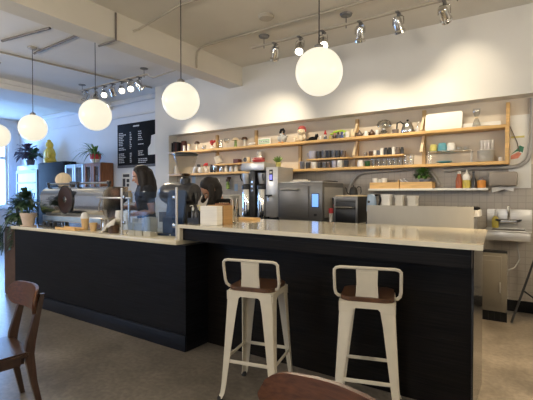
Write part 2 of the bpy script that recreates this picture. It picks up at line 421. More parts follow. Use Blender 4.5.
# left wall with its tall sash window
WY0, WY1, WZ0, WZ1 = 3.3, 5.05, 0.95, 2.95
struct('wall_left', MB().box(-11.9, -11.7, -4.0, WY0, 0, CEIL).box(-11.9, -11.7, WY1, 5.6, 0, CEIL)
       .box(-11.9, -11.7, WY0, WY1, 0, WZ0).box(-11.9, -11.7, WY0, WY1, WZ1, CEIL), 'wall_blue_lit')
def window(name, x0, x1, y0, y1, z0, z1, axis):
    f = MB(); g = MB(); b = 0.06
    if axis == 'x':
        f.box(x0, x1, y0, y0 + b, z0, z1).box(x0, x1, y1 - b, y1, z0, z1).box(x0, x1, y0 + b, y1 - b, z0, z0 + b).box(x0, x1, y0 + b, y1 - b, z1 - b, z1)
        zm = (z0 + z1) / 2 + 0.3
        f.box(x0, x1, y0 + b, y1 - b, zm - 0.04, zm + 0.04).box(x0, x1, (y0 + y1) / 2 - 0.04, (y0 + y1) / 2 + 0.04, z0 + b, z1 - b)
        g.box((x0 + x1) / 2 - 0.004, (x0 + x1) / 2 + 0.004, y0 + b, y1 - b, z0 + b, z1 - b)
    else:
        f.box(x0, x0 + b, y0, y1, z0, z1).box(x1 - b, x1, y0, y1, z0, z1).box(x0 + b, x1 - b, y0, y1, z0, z0 + b).box(x0 + b, x1 - b, y0, y1, z1 - b, z1)
        xm = (x0 + x1) / 2
        f.box(xm - 0.04, xm + 0.04, y0, y1, z0 + b, z1 - b)
        g.box(x0 + b, x1 - b, (y0 + y1) / 2 - 0.004, (y0 + y1) / 2 + 0.004, z0 + b, z1 - b)
    o = f.build(name, 'white_plastic'); o['kind'] = 'structure'
    p = g.build('pane', 'window_glass', o)
window('window_1', -11.86, -11.72, WY0, WY1, WZ0, WZ1, 'x')
struct('trim_1', MB().box(-11.7, -11.66, WY1, WY1 + 0.12, 0.85, 3.08, 0.008).box(-11.7, -11.66, WY0 - 0.12, WY0, 0.85, 3.08, 0.008)
       .box(-11.7, -11.6, WY0, WY1, WZ0 - 0.06, WZ0).box(-11.7, -11.65, WY0, WY1, WZ1, WZ1 + 0.13), 'wall_blue_lit')
# street side, behind the viewpoint: two shop windows
SX = [(-10.8, -6.2), (-5.2, -0.4)]
mb = MB().box(-11.9, -10.8, -4.2, -4.0, 0, CEIL).box(-6.2, -5.2, -4.2, -4.0, 0, CEIL).box(-0.4, 3.2, -4.2, -4.0, 0, CEIL)
for a, b in SX: mb.box(a, b, -4.2, -4.0, 0, 0.7).box(a, b, -4.2, -4.0, 2.8, CEIL)
struct('wall_front', mb, 'wall')
for i, (a, b) in enumerate(SX): window('window_%d' % (i + 2), a, b, -4.16, -4.04, 0.7, 2.8, 'y')
# ceiling beam, left soffit, cornices
struct('trim_2', MB().box(-4.07, -3.80, -4.0, 5.0, 2.977, CEIL), 'ceil')
struct('trim_3', MB().box(-8.5, -7.58, -4.0, 5.35, 3.10, CEIL).box(-7.60, -7.54, -4.0, 5.35, 3.19, CEIL), 'ceil_left')
struct('trim_4', MB().box(-11.7, -5.815, 5.29, 5.35, 3.17, CEIL, 0.02).box(-11.7, -5.815, 5.315, 5.35, 2.90, 2.94, 0.008), 'wall_blue_lit')
struct('trim_5', MB().box(-7.54, -4.07, -4.0, 5.35, CEIL - 0.012, CEIL), 'ceil_left')
struct('trim_6', MB().box(-0.24, -0.03, 5.180, 5.2, 1.36, 2.16), 'white_matte')
struct('baseboard_back', MB().box(-0.5, 3.0, 5.17, 5.2, 0, 0.12, 0.004), 'black_matte')

# thin pipes along the ceiling
def ceil_pipe(name, label, pts, r, m):
    o = MB().tube(pts, r, 8).build(name, m); return tag(o, label, 'pipe')
zc = CEIL - 0.03
def oc(px, py, z=None): return on(px, py, zc if z is None else z)
p0, p1 = oc(195, 45.5), oc(350, 6.5)
yy = p1.y
ceil_pipe('ceiling_conduit', 'long painted conduit crossing the right ceiling and bending down the beam side', 
          [(-3.785, yy, 2.99), (-3.785, yy, 3.13), (-3.77, yy, 3.20), (-3.72, yy, 3.243), (-3.6, yy, zc + 0.012), (3.0, yy, zc + 0.012)], 0.014, 'conduit')
zl = CEIL - 0.026
a, b = on(2, 41, zl), on(50, 28, zl)
ceil_pipe('ceiling_conduit', 'dark straight conduit on the left ceiling, nearer the room corner by the window', [a, b], 0.016, 'dark_conduit')
a, b = on(34, 53.5, zl), on(74, 36, zl)
ceil_pipe('ceiling_conduit', 'dark conduit on the left ceiling joining the far globe pendant to the beam', [a, (-4.07, b.y, zl)], 0.016, 'dark_conduit')
a, b = on(0, 52, zl), on(152, 88, zl)
ceil_pipe('ceiling_conduit', 'thin tan pipe running the depth of the left ceiling toward the chalkboard', [a, (a.x * .35 + b.x * .65, a.y * .35 + b.y * .65, zl), b], 0.013, 'conduit')
a = on(107, 11, 3.24)
ceil_pipe('ceiling_conduit', 'dark conduit wrapping down the beam face above the second globe', [(-3.787, 2.72, 3.26), (-3.787, 2.72, 2.965), (-4.10, 2.72, 2.965)], 0.012, 'dark_conduit')
a, b = on(125, 17, 3.245), on(170, 3, 3.245)
ceil_pipe('ceiling_conduit', 'short bent cable conduit on the right ceiling beside the beam', [(-3.787, 2.95, 3.14), (-3.70, 2.95, 3.14), (-3.1, 2.98, 3.255), (-2.3, 3.0, 3.262)], 0.011, 'conduit')
# smoke alarm disc
p = on(266, 16, CEIL)
o = MB().lathe([(0, -0.03), (0.075, -0.03), (0.09, -0.012), (0.09, 0)], seg=24).build('smoke_alarm', 'conduit', loc=(p.x, p.y, CEIL))
tag(o, 'round pale smoke alarm on the ceiling between conduit and track', 'smoke alarm')

# ------------------------------------------------------------------ globe pendants
GY, GR = 2.74, 0.177
def globe(px, py, label, top):
    p = at(px, py, GY)
    t = thing('globe_pendant', label, 'pendant lamp', p, 0, 'opal globe pendants over the counters')
    MB().ell((0, 0, 0), GR, 40).build('globe_shade', 'globe', t)
    h = top - p.z
    MB().tube([(0, 0, GR - 0.005), (0, 0, h - 0.02)], 0.0045, 6).build('cord', 'black', t)
    MB().lathe([(0.035, GR - 0.012), (0.035, GR + 0.02), (0.012, GR + 0.035), (0, GR + 0.035)], seg=18).build('globe_cap', 'steel_dark', t)
    MB().lathe([(0, h), (0.06, h), (0.055, h - 0.018), (0.012, h - 0.03), (0, h - 0.03)], seg=20).build('ceiling_canopy', 'conduit', t)
    return t
globe(319, 72, 'large round opal globe pendant hanging over the right bar stools', CEIL)
globe(181, 101, 'round opal globe pendant hanging just left of the shelf recess', CEIL)
globe(95.5, 115, 'round opal globe pendant hanging below the left track of spotlights', CEIL - 0.012)
globe(33, 128, 'round opal globe pendant over the left end of the low counter', CEIL - 0.012)
globe(-3, 136, 'opal globe pendant cut off by the left edge of the photo', CEIL - 0.012)

# ------------------------------------------------------------------ track lights
TY = 4.17
def make_head():
    t = thing('track_spotlight', 'x', 'spotlight', (0, 0, 0), 0, 'steel track spotlights')
    MB().lathe([(0, 0), (0.016, 0), (0.016, -0.04), (0, -0.04)], seg=10).box(-0.018, 0.018, -0.05, 0.05, -0.012, 0.0, 0.003).build('track_adapter', 'steel_dark', t)
    MB().tube([(-0.055, 0, -0.125), (-0.055, 0, -0.055), (-0.04, 0, -0.04), (0.04, 0, -0.04), (0.055, 0, -0.055), (0.055, 0, -0.125)], 0.006, 6, flat=1.0).build('yoke', 'chrome', t)
    c = MB().lathe([(0, 0.075), (0.034, 0.072), (0.044, 0.05), (0.044, -0.045), (0.056, -0.06), (0.056, -0.082), (0.049, -0.082), (0.046, -0.066), (0, -0.064)], seg=24).build('lamp_can', 'chrome', t, (0, 0, -0.125))
    MB().lathe([(0, -0.070), (0.043, -0.070), (0.043, -0.066), (0, -0.066)], seg=20).build('lamp_face', 'bulb', c)
    return t
head0 = make_head()
used = [False]
def head(px, ptrack, target, label, energy, cone=62, col=(1.0, 0.85, 0.62), lit=True):
    loc = Vector((at(px, 60, TY).x, TY, ptrack))
    t = head0 if not used[0] else copy_thing(head0, loc, 0, label)
    used[0] = True
    t.location = loc; t['label'] = label
    can = [c for c in COL.objects if c.parent == t and c.name.startswith('lamp_can')][0]
    piv = loc + Vector((0, 0, -0.125)); d = (Vector(target) - piv).normalized()
    can.rotation_mode = 'QUATERNION'; can.rotation_quaternion = d.to_track_quat('-Z', 'Y')
    if not energy:
        fc_ = [c for c in COL.objects if c.parent == can][0]
        fc_.material_slots[0].link = 'OBJECT'; fc_.material_slots[0].material = M['steel_dark']
    if energy:
        L = bpy.data.lights.new('spot_beam', 'SPOT'); L.energy = energy; L.color = col
        L.spot_size = R(cone); L.spot_blend = 1.0; L.shadow_soft_size = 0.012
        lo = bpy.data.objects.new('spot_beam', L); COL.objects.link(lo)
        lo.location = piv + d * 0.10; lo.rotation_mode = 'QUATERNION'; lo.rotation_quaternion = d.to_track_quat('-Z', 'Y')
    return t

def track(name, label, x0, x1, stems, z):
    t = thing(name, label, 'track', ((x0 + x1) / 2, TY, z)); c = (x0 + x1) / 2
    MB().box(x0 - c, x1 - c, -0.018, 0.018, 0, 0.022, 0.003).build('rail', 'conduit', t)
    for sx in stems:
        MB().tube([(sx - c, 0, -0.03), (sx - c, 0, CEIL - z - 0.01)], 0.006, 6).lathe([(0, CEIL - z), (0.07, CEIL - z), (0.06, CEIL - z - 0.02), (0, CEIL - z - 0.025)], (sx - c, 0, 0), 18).build('stem', 'steel_dark', t)
XT = lambda px: at(px, 60, TY).x
TZ = 3.150
track('ceiling_track', 'long ceiling track on stems carrying spotlights above the bar', XT(252), XT(560), [XT(264), XT(346), XT(457)], TZ)
E1 = 1.0
head(275, TZ, at(262, 185, 5.15), 'spotlight at the left end of the right ceiling track', 85 * E1, 94)
head(300, TZ, (-1.9, 2.7, 1.0), 'second spotlight on the right track, just left of the big globe', 60 * E1, 80)
head(323, TZ, (-1.0, 2.6, 1.0), 'spotlight on the right track shining directly above the big globe', 60 * E1, 80)
head(360, TZ, at(365, 185, 5.15), 'spotlight on the right track, first one right of the big globe', 62 * E1, 94)
head(398, TZ, at(440, 185, 5.15), 'fifth spotlight on the right track, above the tray shelf', 50 * E1, 94)
head(444, TZ, at(466, 80, 5.0), 'rightmost spotlight on the right track lighting a bright wall patch', 21 * E1, 70)
head(545, TZ, (-0.05, 3.55, 0.0), 'spotlight on the right track beyond the photo, turned to the floor', 560 * E1, 62, (1.0, 0.74, 0.42))
ZB = 3.150
track('ceiling_track', 'ceiling track left of the beam holding seven close spotlights', XT(80), XT(147), [XT(82), XT(144)], ZB)
tg = [(-7.2, 3.2, 1.0), at(70, 175, 5.0), (-4.2, 2.7, 1.0), at(137, 150, 5.35), (-3.4, 2.7, 1.0), (-3.0, 2.8, 1.0), at(205, 165, 5.0)]
lab = ['leftmost spotlight on the left ceiling track, tilted low', 'second spotlight on the left track, right behind the second globe cord',
       'third spotlight on the left track with its bright lamp showing', 'fourth spotlight on the left track, tilted toward the chalkboard',
       'fifth spotlight on the left track with its bright lamp showing', 'sixth spotlight on the left track, lamp face glowing', 'rightmost spotlight on the left track, beside the beam']
for px, tgt, lb, en in zip((86, 95, 104, 112.5, 121.5, 130, 139), tg, lab, (0, 0, 60, 0, 60, 60, 110)):
    head(px, ZB, tgt, lb, en * E1, 62)
# cables from the left track up to the beam
ceil_pipe('ceiling_power_cord', 'white looped power cable between left track and beam', [(XT(147), TY, ZB + 0.01), (XT(150), TY - .05, 3.12), (XT(156), TY - .06, 3.06), (XT(160), TY - .03, 3.08), (-4.085, TY, 3.14)], 0.010, 'conduit')

# ------------------------------------------------------------------ daylight and added room fill
def area(name, loc, rot, sx, sy, energy, col):
    L = bpy.data.lights.new(name, 'AREA'); L.shape = 'RECTANGLE'; L.size = sx; L.size_y = sy; L.energy = energy; L.color = col
    o = bpy.data.objects.new(name, L); COL.objects.link(o); o.location = loc; o.rotation_euler = rot
    o.visible_camera = True
    return o
area('daylight_left', (-12.0, (WY0 + WY1) / 2, 1.95), (0, R(-90), 0), 2.0, 1.7, 270, (0.27, 0.52, 1.0))
area('daylight_street', (-8.5, -4.3, 1.75), (R(90), 0, 0), 4.6, 2.1, 70, (0.36, 0.56, 1.0))
area('daylight_street', (-2.8, -4.3, 1.75), (R(90), 0, 0), 4.8, 2.1, 40, (0.80, 0.86, 1.0))
def lamp(loc, energy, r=0.17):  # unseen warm fill lights, added to brighten the room
    L = bpy.data.lights.new('added_room_fill', 'POINT'); L.energy = energy; L.color = (1.0, 0.87, 0.68); L.shadow_soft_size = r
    o = bpy.data.objects.new('added_room_fill', L); COL.objects.link(o); o.location = loc
for x, y, e in ((-5.9, 0.3, 120), (-3.4, -0.9, 62), (-1.2, -0.9, 58), (1.4, 0.0, 62), (1.6, 3.0, 62)): lamp((x, y, 2.3), e)
w = bpy.data.worlds.new('sky'); bpy.context.scene.world = w; w.use_nodes = True
wn = w.node_tree; bg = wn.nodes['Background']
sk = wn.nodes.new('ShaderNodeTexSky'); sk.sky_type = 'HOSEK_WILKIE'; sk.turbidity = 4.0
mxn = wn.nodes.new('ShaderNodeMix'); mxn.data_type = 'RGBA'; mxn.inputs['Factor'].default_value = 0.8
wn.links.new(sk.outputs['Color'], mxn.inputs[6]); mxn.inputs[7].default_value = (0.55, 0.74, 1.0, 1)
wn.links.new(mxn.outputs[2], bg.inputs['Color'])
bg.inputs['Strength'].default_value = 1.2

# ------------------------------------------------------------------ low service counter and bar
t = thing('service_counter', 'long low counter faced in black boards coloured with a blue sheen along the left', 'counter', (-3.83, 2.35, 0))
ox, oy = -3.83, 2.35
MB().box(-5.28 - ox, -2.36 - ox, 0, 0.74, 0.0, 0.872).build('counter_body', 'plank_blue_sheen', t)
MB().box(-5.28 - ox, -2.36 - ox, -0.022, -0.001, 0.0, 0.13, 0.004).build('baseboard', 'base_blue_sheen', t)
MB().box(-2.36 - ox - 0.03, -2.36 - ox, -0.012, -0.0005, 0.13, 0.872).build('corner_post', 'plank_blue_sheen', t)
o = MB().box(-5.31, -2.445, 2.315, 3.12, 0.8725, 0.91, 0.004).build('countertop', 'top')
tag(o, 'cream slab topping the low service counter on the left', 'countertop')

bx0, by0 = -1.3, 2.6
t = thing('bar_counter', 'tall black-boarded bar counter behind the two metal stools', 'bar', (bx0, by0, 0))
MB().box(-2.355 - bx0, -0.30 - bx0, 0.0, 0.48, 0.0, 1.017).build('bar_body', 'black_plank', t)
MB().prism([(-2.41 - bx0, 2.36 - by0), (-0.262 - bx0, 2.262 - by0), (-0.262 - bx0, 2.30 - by0), (-2.41 - bx0, 2.40 - by0)], 0.915, 1.017).build('apron', 'black_plank', t)
MB().box(-2.40 - bx0, -2.362 - bx0, -0.20, -0.002, 0.9125, 1.017).build('side_apron', 'black_plank', t)
MB().box(-0.299 - bx0, -0.288 - bx0, 0.0, 0.48, 0.0, 1.017).build('end_panel', 'black_laminate', t)
top = [(-2.43, 2.318), (-0.205, 2.206), (-0.272, 3.20), (-2.43, 3.32)]
t2 = thing('countertop', 'glossy cream slab on the bar with a short drop at its left end', 'countertop', (bx0, by0, 1.0175))
MB().prism([(x - bx0, y - by0) for x, y in top], 0, 0.0285, bev=0.003).build('slab', 'top', t2)
MB().box(-2.441 - bx0, -2.415 - bx0, 2.326 - by0, 3.10 - by0, -0.105, -0.0005, 0.002).build('end_drop', 'edge', t2)
MB().prism([(-2.43 - bx0, 2.316 - by0), (-0.205 - bx0, 2.204 - by0), (-0.205 - bx0, 2.2055 - by0), (-2.43 - bx0, 2.3175 - by0)], 0.0, 0.0265).build('front_edge', 'edge', t2)

# ------------------------------------------------------------------ shelving in the recess
XS = lambda px, Y=5.1: at(px, 150, Y).x
Z1, Z2, ZM = 2.045, 1.652, 1.788
t = thing('wall_shelving', 'pine wall shelving with two long boards and posts in the recess', 'shelves', (-2.8, 5.1, 1.6))
def ssx(x): return x + 2.8
MB().box(ssx(-5.455), ssx(XS(506, 5.0)), -0.10, 0.098, Z1 - 0.035 - 1.6, Z1 - 1.6, 0.003).build('shelf_board', 'pine', t)
MB().box(ssx(-5.455), ssx(XS(506, 5.0)), -0.10, 0.098, Z2 - 0.035 - 1.6, Z2 - 1.6, 0.003).build('shelf_board', 'pine', t)
for a, b in ((217, 262), (309, 351), (355, 405)):
    MB().box(ssx(XS(a)), ssx(XS(b)), -0.085, 0.098, ZM - 0.022 - 1.6, ZM - 1.6, 0.003).build('short_shelf', 'pine', t)
for px, z0, z1 in ((217, Z2, 2.29), (256, Z1, 2.30), (300, Z2, Z1 - 0.036), (357, Z2, 2.30), (424, Z2, 2.32)):
    x = ssx(XS(px, 5.17))
    if z0 < Z1 - .05 and z1 > Z1: 
        MB().box(x - 0.02, x + 0.02, 0.055, 0.098, z0 - 1.6, Z1 - 0.036 - 1.6).box(x - 0.02, x + 0.02, 0.055, 0.098, Z1 - 1.6, z1 - 1.6).build('post', 'pine_post', t)
    else: MB().box(x - 0.02, x + 0.02, 0.055, 0.098, z0 - 1.6, z1 - 1.6).build('post', 'pine_post', t)
x = ssx(XS(507, 5.02))
MB().box(x - 0.018, x + 0.018, -0.10, 0.098, Z2 - 0.035 - 1.6, 2.02 - 1.6, 0.003).box(x - 0.018, x + 0.018, 0.02, 0.098, 2.02 - 1.6, 2.30 - 1.6, 0.003).build('end_post', 'pine', t)
for px in (357, 424):
    x = ssx(XS(px, 5.12)) - 0.012
    MB().bar((x, 0.05, Z1 - 0.04 - 1.6), (x, -0.08, ZM + 0.01 - 1.6), 0.03, 0.016).build('brace', 'pale_wood', t)
    MB().bar((x, 0.05, Z1 + 0.19 - 1.6), (x, -0.08, Z1 + 0.012 - 1.6), 0.026, 0.014).build('brace', 'pale_wood', t)
# ------------------------------------------------------------------ metal bar stools
def stool_leg(sx, sy):
    mb = MB(); rings = []
    for z, c, w in ((0.655, 0.152, 0.084), (0.55, 0.157, 0.070), (0.30, 0.170, 0.050), (0.10, 0.182, 0.037), (0.045, 0.188, 0.033), (0.018, 0.198, 0.031)):
        r, th = 0.014, 0.005
        po = [(w, 0), (r, 0), (0.3 * r, 0.3 * r), (0, r), (0, w)]
        pi = [(th, w), (th, r + th), (0.5 * r + th, 0.5 * r + th), (r + th, th), (w, th)]
        rings.append([mb.bm.verts.new((sx * (c - x), sy * (c - y), z)) for x, y in po + pi])
    n = len(rings[0])
    for a, b in zip(rings, rings[1:]):
        for k in range(n): mb.bm.faces.new((a[k], a[(k + 1) % n], b[(k + 1) % n], b[k]))
    mb.bm.faces.new(rings[0]); mb.bm.faces.new(rings[-1])
    return mb
def make_stool(label):
    t = thing('bar_stool', label, 'bar stool', (0, 0, 0), 0, 'cream metal bar stools at the bar')
    mb = MB()
    for a in range(4):
        q = Matrix.Rotation(PI / 2 * a, 4, 'Z')
        mb.prism([(-0.145, 0.618), (-0.085, 0.618), (-0.06, 0.642), (0.06, 0.642), (0.085, 0.618), (0.145, 0.618), (0.147, 0.672), (-0.147, 0.672)], -0.003, 0.003, q @ Matrix.Translation((0, -0.152, 0)) @ Matrix.Rotation(PI / 2, 4, 'X'))
    mb.prism(rrect(0.312, 0.312, 0.045), 0.660, 0.676, bev=0.003)
    mb.build('seat_plate', 'cream_metal', t)
    MB().prism(rrect(0.296, 0.296, 0.045), 0.6765, 0.700, bev=0.006).build('seat', 'seat_wood', t)
    for sx in (-1, 1):
        for sy in (-1, 1):
            l = stool_leg(sx, sy).build('leg', 'cream_metal', t)
            MB().lathe([(0, 0), (0.017, 0), (0.018, 0.02), (0.012, 0.03), (0, 0.03)], (sx * 0.185, sy * 0.185, 0), 12).build('rubber_foot', 'rubber', l)
    for a in range(4):
        q = Matrix.Rotation(PI / 2 * a, 4, 'Z')
        MB().box(-0.163, 0.163, -0.170, -0.164, 0.235, 0.256, 0.001, q).build('brace', 'cream_metal', t)
    pts = [(-0.146, -0.085, 0.688), (-0.163, -0.095, 0.692), (-0.177, -0.106, 0.708), (-0.182, -0.114, 0.735)]
    pts += [(-0.182, -0.138, 0.825), (-0.181, -0.140, 0.845), (-0.171, -0.142, 0.857), (-0.150, -0.143, 0.862)]
    pts += [(-x, y, z) for x, y, z in pts[::-1]]
    MB().tube(pts, 0.0092, 10).build('back_rail', 'cream_metal', t)
    mb = MB()
    q = Matrix.Translation((0, -0.130, 0.7005)) @ Matrix.Rotation(R(90 + 4), 4, 'X')
    mb.prism([(-0.062, 0.0), (0.062, 0.0), (0.057, 0.08), (0.060, 0.160), (-0.060, 0.160), (-0.057, 0.08)], -0.003, 0.003, q)
    mb.prism([(-0.046, 0.020), (0.046, 0.020), (0.042, 0.08), (0.046, 0.140), (-0.046, 0.140), (-0.042, 0.08)], 0.003, 0.006, q, bev=0.0015)
    mb.build('back_plate', 'cream_metal', t)
    return t
st = make_stool('cream metal bar stool with wooden seat, on the left, all four legs showing')
st.location = (-1.49, 2.13, 0); st.scale = (1, 1, 1.022); st.rotation_euler = (0, 0, R(13))
copy_thing(st, (-0.815, 2.30, 0), R(17), 'cream metal bar stool with wooden seat, on the right, nearer the bar end')

# ------------------------------------------------------------------ wooden chairs
def make_chair(label):
    t = thing('dining_chair', label, 'chair', (0, 0, 0), 0)
    seat = [(-0.20, -0.17), (-0.14, -0.20), (0.14, -0.20), (0.20, -0.17), (0.225, 0.16), (0.17, 0.215), (-0.17, 0.215), (-0.225, 0.16)]
    MB().prism(seat, 0.355, 0.385, bev=0.010).build('seat', 'walnut', t)
    MB().box(-0.15, 0.15, -0.165, -0.145, 0.305, 0.354, 0.003).box(-0.15, 0.15, 0.15, 0.17, 0.305, 0.354, 0.003).box(-0.175, -0.155, -0.14, 0.145, 0.305, 0.354, 0.003).box(0.155, 0.175, -0.14, 0.145, 0.305, 0.354, 0.003).build('seat_rail', 'walnut', t)
    for sx in (-1, 1):
        ring = []
        mb = MB()
        for z, y, w, d in ((0, -0.245, 0.026, 0.026), (0.20, -0.205, 0.032, 0.036), (0.36, -0.185, 0.036, 0.050), (0.43, -0.195, 0.036, 0.048), (0.58, -0.232, 0.030, 0.034), (0.700, -0.264, 0.026, 0.024)):
            ring.append([mb.bm.verts.new((sx * (0.178 - 0.03 * min(1, z / 0.7)) + a * w / 2, y + b * d / 2, z)) for a, b in ((-1, -1), (-.2, -1.1), (1, -1), (1.1, 0), (1, 1), (-.2, 1.1), (-1, 1), (-1.1, 0))])
        for a, b in zip(ring, ring[1:]):
            for k in range(8): mb.bm.faces.new((a[k], a[(k + 1) % 8], b[(k + 1) % 8], b[k]))
        mb.bm.faces.new(ring[0]); mb.bm.faces.new(ring[-1])
        mb.build('back_leg', 'walnut', t)
        mb = MB(); ring = []
        for z, w in ((0, 0.026), (0.34, 0.040)):
            ring.append([mb.bm.verts.new((sx * (0.205 - 0.03 * z) + w / 2 * math.cos(2 * PI * k / 12), 0.20 - 0.10 * z + w / 2 * math.sin(2 * PI * k / 12), z)) for k in range(12)])
        for k in range(12): mb.bm.faces.new((ring[0][k], ring[0][(k + 1) % 12], ring[1][(k + 1) % 12], ring[1][k]))
        mb.bm.faces.new(ring[0]); mb.bm.faces.new(ring[-1])
        mb.build('front_leg', 'walnut', t)
    # curved backrest plank with rounded ends, hollow toward the sitter
    mb = MB(); NU, NV = 28, 8
    half, hz, th = 0.244, 0.075, 0.018
    def P(u, v, side):
        e = abs(u)
        hh = hz * math.sqrt(max(0.004, 1 - max(0, (e - 0.66) / 0.34) ** 2.2)) * (1.0 - 0.05 * e)
        x = u * half
        y = -0.247 + 0.066 * u * u - side * th * (1 - 0.35 * e ** 4)
        z = 0.662 + v * hh
        return (x, y - 0.10 * (z - 0.672), z)
    gr = []
    for side in (0, 1):
        gr.append([[mb.bm.verts.new(P(-1 + 2 * i / NU, -1 + 2 * j / NV, side)) for j in range(NV + 1)] for i in range(NU + 1)])
    for side in (0, 1):
        g = gr[side]
        for i in range(NU):
            for j in range(NV): mb.bm.faces.new((g[i][j], g[i + 1][j], g[i + 1][j + 1], g[i][j + 1]))
    for i in range(NU):
        for j in (0, NV): mb.bm.faces.new((gr[0][i][j], gr[0][i + 1][j], gr[1][i + 1][j], gr[1][i][j]))
    for j in range(NV):
        for i in (0, NU): mb.bm.faces.new((gr[0][i][j], gr[0][i][j + 1], gr[1][i][j + 1], gr[1][i][j]))
    mb.build('backrest', 'walnut_red', t)
    return t
ch = make_chair('dark wooden dining chair with curved backrest standing at the left edge')
ch.location = (-2.635, 1.0, 0); ch.rotation_euler = (0, 0, R(171))
copy_thing(ch, (-0.500, 0.826, 0.0), R(174), 'reddish wooden chair whose curved backrest rises at the bottom edge')

# ------------------------------------------------------------------ back work counter and machines
CZ = 0.92
t = thing('back_counter', 'steel-topped work counter along the back wall under the machines', 'counter', (-3.4, 4.8, 0))
MB().box(-1.9, 1.80, -0.36, 0.385, 0.0, 0.885).build('cabinet_body', 'black_matte', t)
MB().box(-1.9, 1.82, -0.40, 0.39, 0.8855, CZ, 0.004).build('worktop', 'steel', t)

# countertop oven
OX, OY = -2.475, 4.45
t = thing('rapid_oven', 'grey steel countertop oven with a lit blue touchscreen', 'oven', (OX, OY, CZ))
MB().box(-0.318, 0.318, 0.012, 0.66, 0.035, 0.52, 0.012).build('body', 'steel_dark', t)
MB().box(-0.316, 0.318, 0.0, 0.0115, 0.06, 0.50, 0.004).build('fascia', 'steel_dark', t)
d = MB().box(-0.305, 0.135, -0.022, -0.0005, 0.075, 0.475, 0.006).build('door', 'steel_dark', t)
MB().tube([(-0.25, -0.022, 0.432), (-0.25, -0.055, 0.432), (0.0, -0.055, 0.432), (0.0, -0.022, 0.432)], 0.011, 8).build('handle', 'steel', d)
s_ = MB().box(0.175, 0.275, -0.008, -0.0005, 0.205, 0.385, 0.003).build('control_panel', 'black', t)
MB().box(0.182, 0.268, -0.010, -0.0082, 0.215, 0.375).build('touchscreen', 'screen', s_)
MB().lathe([(0, 0), (0.018, 0), (0.016, 0.014), (0, 0.014)], (0.225, -0.001, 0.115), 16, Matrix.Rotation(R(90), 3, 'X')).build('round_button', 'black', t)
for i, (fx, fy) in enumerate(((-0.26, 0.06), (0.26, 0.06), (-0.26, 0.6), (0.26, 0.6))):
    MB().lathe([(0, 0), (0.022, 0), (0.022, 0.036), (0, 0.036)], (fx, fy, 0), 12).build('foot', 'rubber', t)
MB().box(-0.31, 0.31, 0.03, 0.64, 0.5205, 0.532, 0.003).build('vent_lid', 'steel', t)
mb = MB().box(0.3185, 0.322, 0.06, 0.62, 0.08, 0.46)
for k in range(9): mb.box(0.322, 0.326, 0.12, 0.56, 0.13 + k * 0.035, 0.142 + k * 0.035)
mb.build('side_louvre', 'steel', t)
o = MB().box(-0.13, 0.13, -0.09, 0.09, 0, 0.018, 0.006).box(-0.10, 0.08, -0.07, 0.06, 0.018, 0.034, 0.006).build('folded_towel', 'cloth', loc=(-2.60, 4.72, CZ + 0.5325))
o.rotation_euler = (0, 0, R(12)); tag(o, 'folded pale towel lying on top of the grey oven', 'towel')
o = MB().prism(rrect(0.26, 0.34, 0.03), 0, 0.012, bev=0.002).build('oven_paddle', 'black', loc=(-2.30, 4.80, CZ + 0.5325)); tag(o, 'flat black tray on the right of the oven top', 'tray')

# hot water tower
t = thing('water_boiler', 'tall narrow steel hot-water tower left of the grey oven', 'water boiler', (-2.895, 4.45, CZ))
MB().box(-0.095, 0.095, 0.0, 0.40, 0.07, 0.735, 0.006).build('tower_body', 'steel', t)
s_ = MB().box(-0.038, 0.018, -0.006, -0.0005, 0.545, 0.70, 0.004).build('display_panel', 'black', t)
MB().box(-0.030, 0.010, -0.008, -0.0062, 0.565, 0.63).build('display', 'led', s_)
MB().box(-0.030, 0.010, -0.008, -0.0062, 0.65, 0.675).build('icon_strip', 'frosted', s_)
tp = MB().tube([(0.0, 0.0, 0.34), (0.0, -0.07, 0.34), (0.0, -0.085, 0.325), (0.0, -0.085, 0.28)], 0.011, 8).build('tap', 'chrome', t)
MB().box(-0.035, 0.045, -0.105, -0.055, 0.345, 0.368, 0.006).build('tap_lever', 'black', tp)
MB().box(-0.085, 0.085, -0.06, -0.0005, 0.0, 0.03, 0.004).build('drip_tray', 'steel', t)
for fx, fy in ((-0.075, 0.03), (0.075, 0.03), (-0.075, 0.37), (0.075, 0.37)):
    MB().lathe([(0, 0), (0.014, 0), (0.014, 0.0695), (0, 0.0695)], (fx, fy, 0), 10).build('foot', 'black', t)

